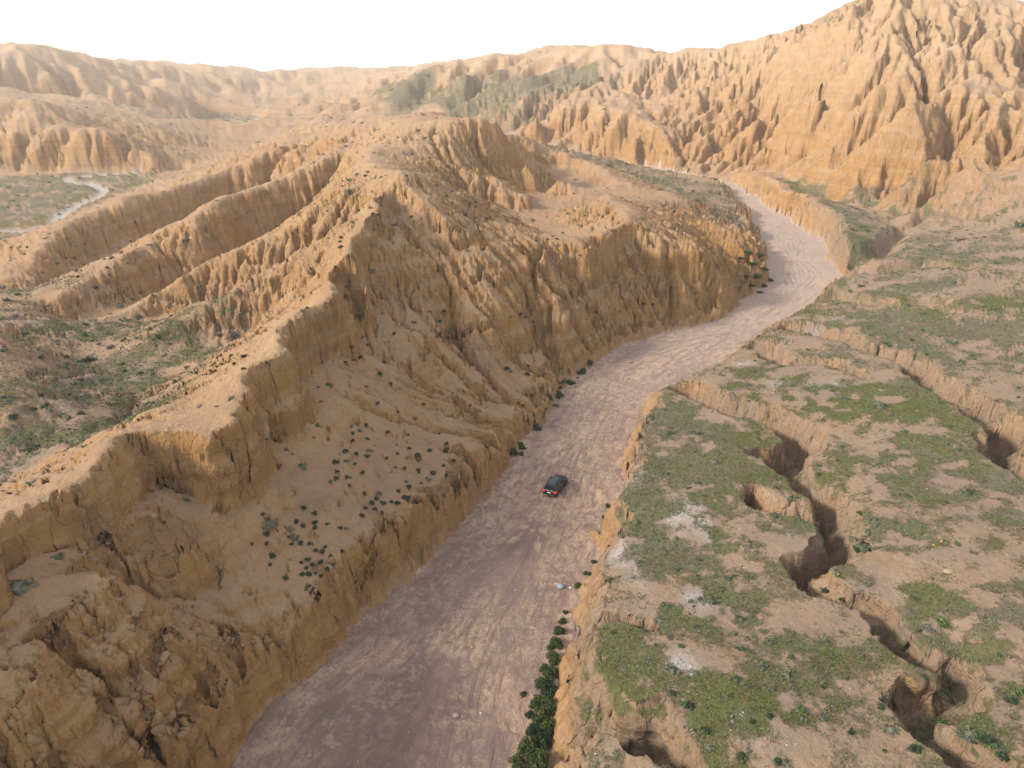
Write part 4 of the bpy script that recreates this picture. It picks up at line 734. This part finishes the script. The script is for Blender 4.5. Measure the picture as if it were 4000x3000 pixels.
scatter_mesh('grass', np.stack([x, y, z - .02], -1), np.stack([sz * 1.1, sz * .95], -1), tn[:, None], tint_mat('grass_blades', (.105, .125, .042), (.15, .15, .09)), [tuft(4, 1, .26, .7), tuft(4, 2, .24, .8), tuft(5, 3, .22, .6)])
# low scrub, too many to pick out one by one
dome = ([(1, 0, 0), (.3, .95, 0), (-.8, .6, 0), (-.8, -.6, 0), (.3, -.95, 0), (.55, .3, .6), (-.3, .5, .7), (-.1, -.5, .65), (.1, 0, .95)], [(0, 1, 5), (1, 2, 6), (1, 6, 5), (2, 3, 6), (3, 4, 7), (3, 7, 6), (4, 0, 5), (4, 5, 7), (5, 6, 8), (6, 7, 8), (7, 5, 8)])
def ragged(n, seed):
    r = np.random.RandomState(seed); V, Fc = list(dome[0]), list(dome[1]); V = [(a * .7, b * .7, c * .7) for a, b, c in V]
    for i in range(n):
        d = r.normal(size=3); d[2] = abs(d[2]); d /= np.linalg.norm(d); c = d * r.uniform(.55, 1.0); a, b = r.normal(size=3) * .26, r.normal(size=3) * .26; o = len(V); V += [tuple(c - a), tuple(c + b), tuple(c + a)]; Fc.append((o, o + 1, o + 2))
    return V, Fc
x, y = cand(60000, 30, 300, 1.2); x2, y2 = cand(60000, 250, 1100, 1.2); x, y = np.append(x, x2), np.append(y, y2); g = grid_attr(VG, x, y); pv_ = grid_attr(platv, x, y); rr2 = np.hypot(x, y); z = surf(x, y); e = 1.0; sl2 = np.hypot(surf(x + e, y) - z, surf(x, y + e) - z) / e
hollow = np.clip((surf(x + 3, y) + surf(x - 3, y) + surf(x, y + 3) + surf(x, y - 3)) / 4 - z, -1, 1)
cl_ = sst(-.1, .6, fbm(x, y, 14, 3, 95))
pr = .004 + .014 * (x < -10) * (rr2 > 90) + .01 * (rr2 > 220) + .10 * g * cl_ + .10 * np.clip(hollow, 0, 1) * (x < 0) + .05 * sst(.2, .6, g) ; pr *= (1 - .9 * sst(.6, 1.0, sl2)) * (at_grid(DRW, x, y) > 1.2) * np.where(rr2 > 250, 1.1, 1.)
keep = rs.rand(len(x)) < pr; x, y, z, g, rr2 = x[keep], y[keep], z[keep], g[keep], rr2[keep]; print('scrub', len(x))
sz = rs.lognormal(-1.25, .4, len(x)) * (1 + .0022 * rr2); sz = sz.clip(.1, 2.2); tn = np.clip(.45 + rs.normal(0, .25, len(x)) + .2 * fbm(x, y, 30, 2, 96), 0, 1)
scatter_mesh('scrub', np.stack([x, y, z - .05], -1), np.stack([sz, sz * .75], -1), tn[:, None], tint_mat('scrub_leaves', (.035, .055, .022), (.13, .125, .09)), [ragged(22, 5), ragged(22, 6), ragged(18, 7)])
# pebbles
peb = ([(1, 0, .1), (.2, .8, 0), (-.9, .3, .1), (-.3, -.8, 0), (.1, .05, .7)], [(0, 1, 4), (1, 2, 4), (2, 3, 4), (3, 0, 4)])
x, y = cand(120000, 30, 150); gw = grid_attr(VW, x, y); pb = grid_attr(platv, x, y); d_ = at_grid(DRW, x, y)
keep = rs.rand(len(x)) < (gw * .35 + (pb > .5) * .012 + (d_ < -.5) * .022) * (d_ < -.5) + (d_ > .8) * (gw * .35 + (pb > .5) * .014); x, y = x[keep], y[keep]; z = surf(x, y); print('pebbles', len(x))
sz = rs.lognormal(-2.95, .38, len(x)).clip(.03, .2); scatter_mesh('pebbles', np.stack([x, y, z - .01], -1), np.stack([sz, sz * .8], -1), rs.rand(len(x), 1) ** .8, tint_mat('pebble_stone', (.22, .18, .15), (.46, .45, .44)), [peb])
# yellow flower heads
for zx, zy in [(1695,262),(1065,470),(1490,1125),(1210,318),(1650,290)]:
    x, y, z = drop(1438 + zx * .35, 1078.5 + zy * .35); q = link('flowering_shrub', shrub_mesh('flowering_shrub', 160, zx, LF_G, .09), None, (x, y, z - .02), 1., .26); tag(q, 'low green plant with yellow flowers by the near gully', 'plant', 'yellow flowering plants'); link('flowers', shrub_mesh('flowers', 22, zx + 1, LF_Y, .10, .8), q, (0, 0, .12))

# ------------------------------------------------------------------ the car
BLK = simple('black_paint', (.004, .005, .007), .3, .3); BLK.node_tree.nodes['Principled BSDF'].inputs['Coat Weight'].default_value = .15; BLK.node_tree.nodes['Principled BSDF'].inputs['Coat Roughness'].default_value = .12
GLS = simple('tinted_glass', (.008, .014, .022), .12, .5); TRM = simple('black_plastic', (.02, .02, .021), .6); TYR = simple('rubber', (.018, .017, .016), .85); RIM = simple('alloy', (.42, .43, .45), .35, .5, .8); CHR = simple('chrome_strip', (.62, .62, .62), .3, .5, .7)
RED = simple('tail_lens', (.5, .01, .01), .25, .5, 0, (1, .03, .015, .9)); PLT = simple('plate_white', (.75, .75, .73), .5); HDL = simple('headlight_glass', (.5, .52, .55), .15, .6)
def loft(secs, cap=True):
    V, Fc, n = [], [], len(secs[0])
    for s in secs: V += s
    for i in range(len(secs) - 1):
        for j in range(n): Fc.append((i * n + j, i * n + (j + 1) % n, (i + 1) * n + (j + 1) % n, (i + 1) * n + j))
    if cap: Fc.append(tuple(range(n))[::-1]); Fc.append(tuple((len(secs) - 1) * n + j for j in range(n)))
    return V, Fc
def box(x0, x1, y0, y1, z0, z1): return [(x0, y0, z0), (x1, y0, z0), (x1, y1, z0), (x0, y1, z0), (x0, y0, z1), (x1, y0, z1), (x1, y1, z1), (x0, y1, z1)], [(3, 2, 1, 0), (4, 5, 6, 7), (0, 1, 5, 4), (1, 2, 6, 5), (2, 3, 7, 6), (3, 0, 4, 7)]
x0_, y0_, _ = P(1201.5, 1072, 0); x1_, y1_, _ = P(1223, 1045, 0); cxx, cyy, _ = P(1200.5, 1052, 0.3); hd = math.atan2(y1_ - y0_, x1_ - x0_) + math.radians(1)
zc = hz_(cxx, cyy)
car = bpy.data.objects.new('car', None); C.objects.link(car); car.location = (cxx, cyy, zc + .02); car.rotation_euler = (0, 0, hd)
tag(car, 'black sport utility car driving up the dry riverbed with red tail lights lit', 'car')
def part(name, VF, m_, parent=None, bev=0., smooth=False, loc=(0, 0, 0)):
    o = link(name, mesh(name, VF[0], VF[1], m_, smooth), parent or car, loc)
    if bev:
        b = o.modifiers.new('bevel', 'BEVEL'); b.width = bev; b.segments = 3; b.limit_method = 'ANGLE'
    return o
def sec(x, w, zb, zt, sh=.06):
    h = [(w * .86, zb), (w * .98, zb + .12), (w, (zb + zt) / 2), (w * .985, zt - .16), (w * .93, zt - .04), (w * .55, zt + sh * .6)]
    return [(x, a, b) for a, b in h] + [(x, 0, zt + sh)] + [(x, -a, b) for a, b in h[::-1]]
secs = [sec(-2.38, .80, .42, .86, .02), sec(-2.33, .90, .34, 1.0, .03), sec(-2.15, .95, .28, 1.08), sec(-1.5, .965, .26, 1.10), sec(0, .96, .25, 1.08), sec(.9, .955, .26, 1.07), sec(1.25, .95, .27, 1.06, .06), sec(1.8, .93, .28, 1.0, .06), sec(2.15, .88, .32, .90, .05), sec(2.34, .72, .38, .76, .03), sec(2.40, .55, .44, .66, .02)]
body = part('body', loft(secs), BLK, smooth=True)
# greenhouse
def gh(x, w0, z0): return [(x, w0, z0), (x, -w0, z0)]
G0 = [(-2.22, .86, 1.06), (1.05, .88, 1.08)]; 
cab = [(-2.24, .84, 1.05), (1.12, .86, 1.06), (1.12, -.86, 1.06), (-2.24, -.84, 1.05), (-1.92, .66, 1.66), (.28, .68, 1.70), (.28, -.68, 1.70), (-1.92, -.66, 1.66)]
part('window_band', (cab, [(3, 2, 1, 0), (4, 5, 6, 7), (0, 1, 5, 4), (1, 2, 6, 5), (2, 3, 7, 6), (3, 0, 4, 7)]), GLS, bev=.05)
rf = loft([[(x, w_, z_ - .05), (x, w_ + .015, z_), (x, w_ * .8, z_ + .05), (x, 0, z_ + .07), (x, -w_ * .8, z_ + .05), (x, -w_ - .015, z_), (x, -w_, z_ - .05)] for x, w_, z_ in ((-2.02, .66, 1.63), (-1.85, .68, 1.68), (-.8, .71, 1.71), (.1, .70, 1.71), (.34, .67, 1.68))])
roof = part('roof', rf, BLK, smooth=False, bev=.01)
part('sunroof', loft([[(x, .46, z_), (x, -.46, z_), (x, -.46, z_ + .012), (x, .46, z_ + .012)] for x, z_ in ((-.75, 1.775), (.12, 1.772))]), GLS, roof)
part('rear_roof_panel', loft([[(x, .46, z_), (x, -.46, z_), (x, -.46, z_ + .012), (x, .46, z_ + .012)] for x, z_ in ((-1.62, 1.752), (-.83, 1.772))]), GLS, roof)
for s_ in (1, -1):
    part('roof_rail', loft([[(x, s_ * .63 - .02, z_), (x, s_ * .63 + .02, z_), (x, s_ * .63 + .02, z_ + .04), (x, s_ * .63 - .02, z_ + .04)] for x, z_ in ((-1.8, 1.73), (-1.6, 1.79), (0, 1.80), (.2, 1.74))]), TRM, roof)
    for xa, xb in ((1.12, .28), (.02, -.05), (-1.02, -1.04), (-2.24, -1.92)):   # pillars
        q = [(xa + dx, s_ * .875, 1.06) for dx in (-.04, .05)] + [(xb + dx, s_ * .70, 1.69) for dx in (.05, -.04)]; q2 = [(a, b - s_ * .03, c) for a, b, c in q]
        part('pillar', (q + q2, [(0, 1, 2, 3), (7, 6, 5, 4), (0, 4, 5, 1), (1, 5, 6, 2), (2, 6, 7, 3), (3, 7, 4, 0)]), BLK)
    mr = part('wing_mirror', box(.72, .92, *sorted((s_ * .96, s_ * 1.16)), 1.02, 1.19), BLK, bev=.04)
    tl = part('tail_light', ([(-2.40, s_ * .62, .82), (-2.36, s_ * .90, .82), (-2.05, s_ * .965, .86), (-2.05, s_ * .955, 1.03), (-2.33, s_ * .90, 1.03), (-2.38, s_ * .62, 1.0), (-2.2, s_ * .62, .9), (-2.2, s_ * .6, 1.0)], [(0, 1, 4, 5), (1, 2, 3, 4), (5, 4, 3, 7), (0, 6, 2, 1), (0, 5, 7, 6)]), RED)
    part('headlight', box(2.08, 2.26, *sorted((s_ * .52, s_ * .84)), .74, .87), HDL, bev=.04)
    part('door_handle', box(-.25, -.05, *sorted((s_ * .955, s_ * .985)), .90, .93), CHR); part('door_handle', box(-1.2, -1.0, *sorted((s_ * .955, s_ * .985)), .90, .93), CHR)
    part('sill', box(-.95, .95, *sorted((s_ * .9, s_ * .985)), .24, .34), TRM, bev=.02)
    for xw in (1.45, -1.42):
        n_ = 28; tyre = loft([[(xw + .385 * rr_ * math.cos(a), s_ * yy, .385 + .385 * rr_ * math.sin(a)) for a in np.linspace(0, 2 * math.pi, n_, endpoint=False)] for rr_, yy in ((.62, .985), (.9, .99), (1., .96), (1., .74), (.9, .72))])
        wh = part('wheel', tyre, TYR, smooth=False)
        part('rim', loft([[(xw + q * math.cos(a), s_ * yy, .385 + q * math.sin(a)) for a in np.linspace(0, 2 * math.pi, n_, endpoint=False)] for q, yy in ((.25, .985), (.24, .95), (.07, .975))]), RIM, wh)
        V, Fc = [], []
        for k in range(5):
            a = k * 1.2566 + .3; o = len(V); ca, sa = math.cos(a), math.sin(a)
            for q, hw in ((.05, .035), (.24, .03)):
                for t_ in (-1, 1): V.append((xw + q * ca - t_ * hw * sa, s_ * .998, .385 + q * sa + t_ * hw * ca))
            Fc.append((o, o + 1, o + 3, o + 2))
        part('spoke', (V, Fc), RIM, wh)
        arch = loft([[(xw + q * math.cos(a), s_ * yy, .385 + q * math.sin(a)) for q, yy in ((.41, .972), (.49, .975), (.48, .90), (.41, .90))] for a in np.linspace(-.15, math.pi + .15, 16)]); part('wheel_arch', arch, TRM)
part('spoiler', loft([[(x, .62, z_), (x, -.62, z_), (x, -.60, z_ + .035), (x, .60, z_ + .035)] for x, z_ in ((-2.18, 1.665), (-1.95, 1.70))]), BLK, bev=.01)
part('rear_window', ([(-2.235, .70, 1.16), (-2.235, -.70, 1.16), (-2.04, -.58, 1.60), (-2.04, .58, 1.60), (-2.20, .70, 1.16), (-2.20, -.70, 1.16), (-2.0, -.58, 1.60), (-2.0, .58, 1.60)], [(0, 3, 2, 1), (4, 5, 6, 7), (0, 1, 5, 4), (2, 3, 7, 6)]), GLS)
part('rear_wiper', box(-2.26, -2.235, -.1, .42, 1.17, 1.19), TRM)
part('rear_shelf_strip', box(-2.36, -2.22, -.55, .55, 1.045, 1.075), CHR, bev=.01)
part('licence_plate', box(-2.405, -2.385, -.26, .26, .74, .86), PLT)
part('rear_bumper', box(-2.46, -2.2, -.86, .86, .36, .60), BLK, bev=.07); part('bumper_strip', box(-2.475, -2.455, -.72, .72, .47, .505), CHR)
for s_ in (1, -1): part('rear_reflector', box(-2.474, -2.456, *sorted((s_ * .62, s_ * .80)), .52, .56), simple('reflector', (.25, .01, .01), .3))
part('front_bumper', box(2.2, 2.47, -.78, .78, .32, .58), BLK, bev=.08); part('grille', box(2.36, 2.42, -.45, .45, .58, .74), TRM, bev=.02)
part('bonnet', loft([[(x, w_, z_), (x, w_ * .7, z_ + .045), (x, 0, z_ + .06), (x, -w_ * .7, z_ + .045), (x, -w_, z_)] for x, w_, z_ in ((1.12, .80, 1.075), (1.7, .76, 1.03), (2.12, .68, .93))]), BLK, smooth=True)
part('windscreen_wiper', box(1.05, 1.09, -.5, .1, 1.10, 1.12), TRM)
part('aerial', ([(-1.75, .04, 1.75), (-1.55, 0, 1.75), (-1.75, -.04, 1.75), (-1.74, 0, 1.84)], [(0, 1, 3), (1, 2, 3), (2, 0, 3)]), BLK)
part('spotlight_glint', box(-2.14, -2.08, .52, .60, 1.66, 1.70), CHR) if False else None
# single out the members of a group that one can find by their place or size
from bpy_extras.object_utils import world_to_camera_view
bpy.context.view_layer.update(); groups = {}
for o in C.objects:
    if o.get('group') and not o.parent: groups.setdefault(o['group'], []).append(o)
for gname, L in groups.items():
    if len(L) < 2: continue
    pr_ = {o: world_to_camera_view(SC, camo, o.location) for o in L}; used_ = set()
    L = [o for o in L if 0 < pr_[o].x < 1 and 0 < pr_[o].y < 1]
    for word, key in (('leftmost', lambda o: pr_[o].x), ('rightmost', lambda o: -pr_[o].x), ('lowest in the picture', lambda o: pr_[o].y), ('highest in the picture', lambda o: -pr_[o].y), ('widest', lambda o: -o.scale[0] / pr_[o].z)):
        left = [o for o in L if o not in used_]
        if len(left) < 2 and word != 'rightmost': break
        if not left: break
        o = min(left, key=key) if word in ('widest',) else min(L, key=key)
        if o in used_: continue
        used_.add(o); o['label'] = f"{word} of the {gname}"[:150]
print('objects', len(C.objects))
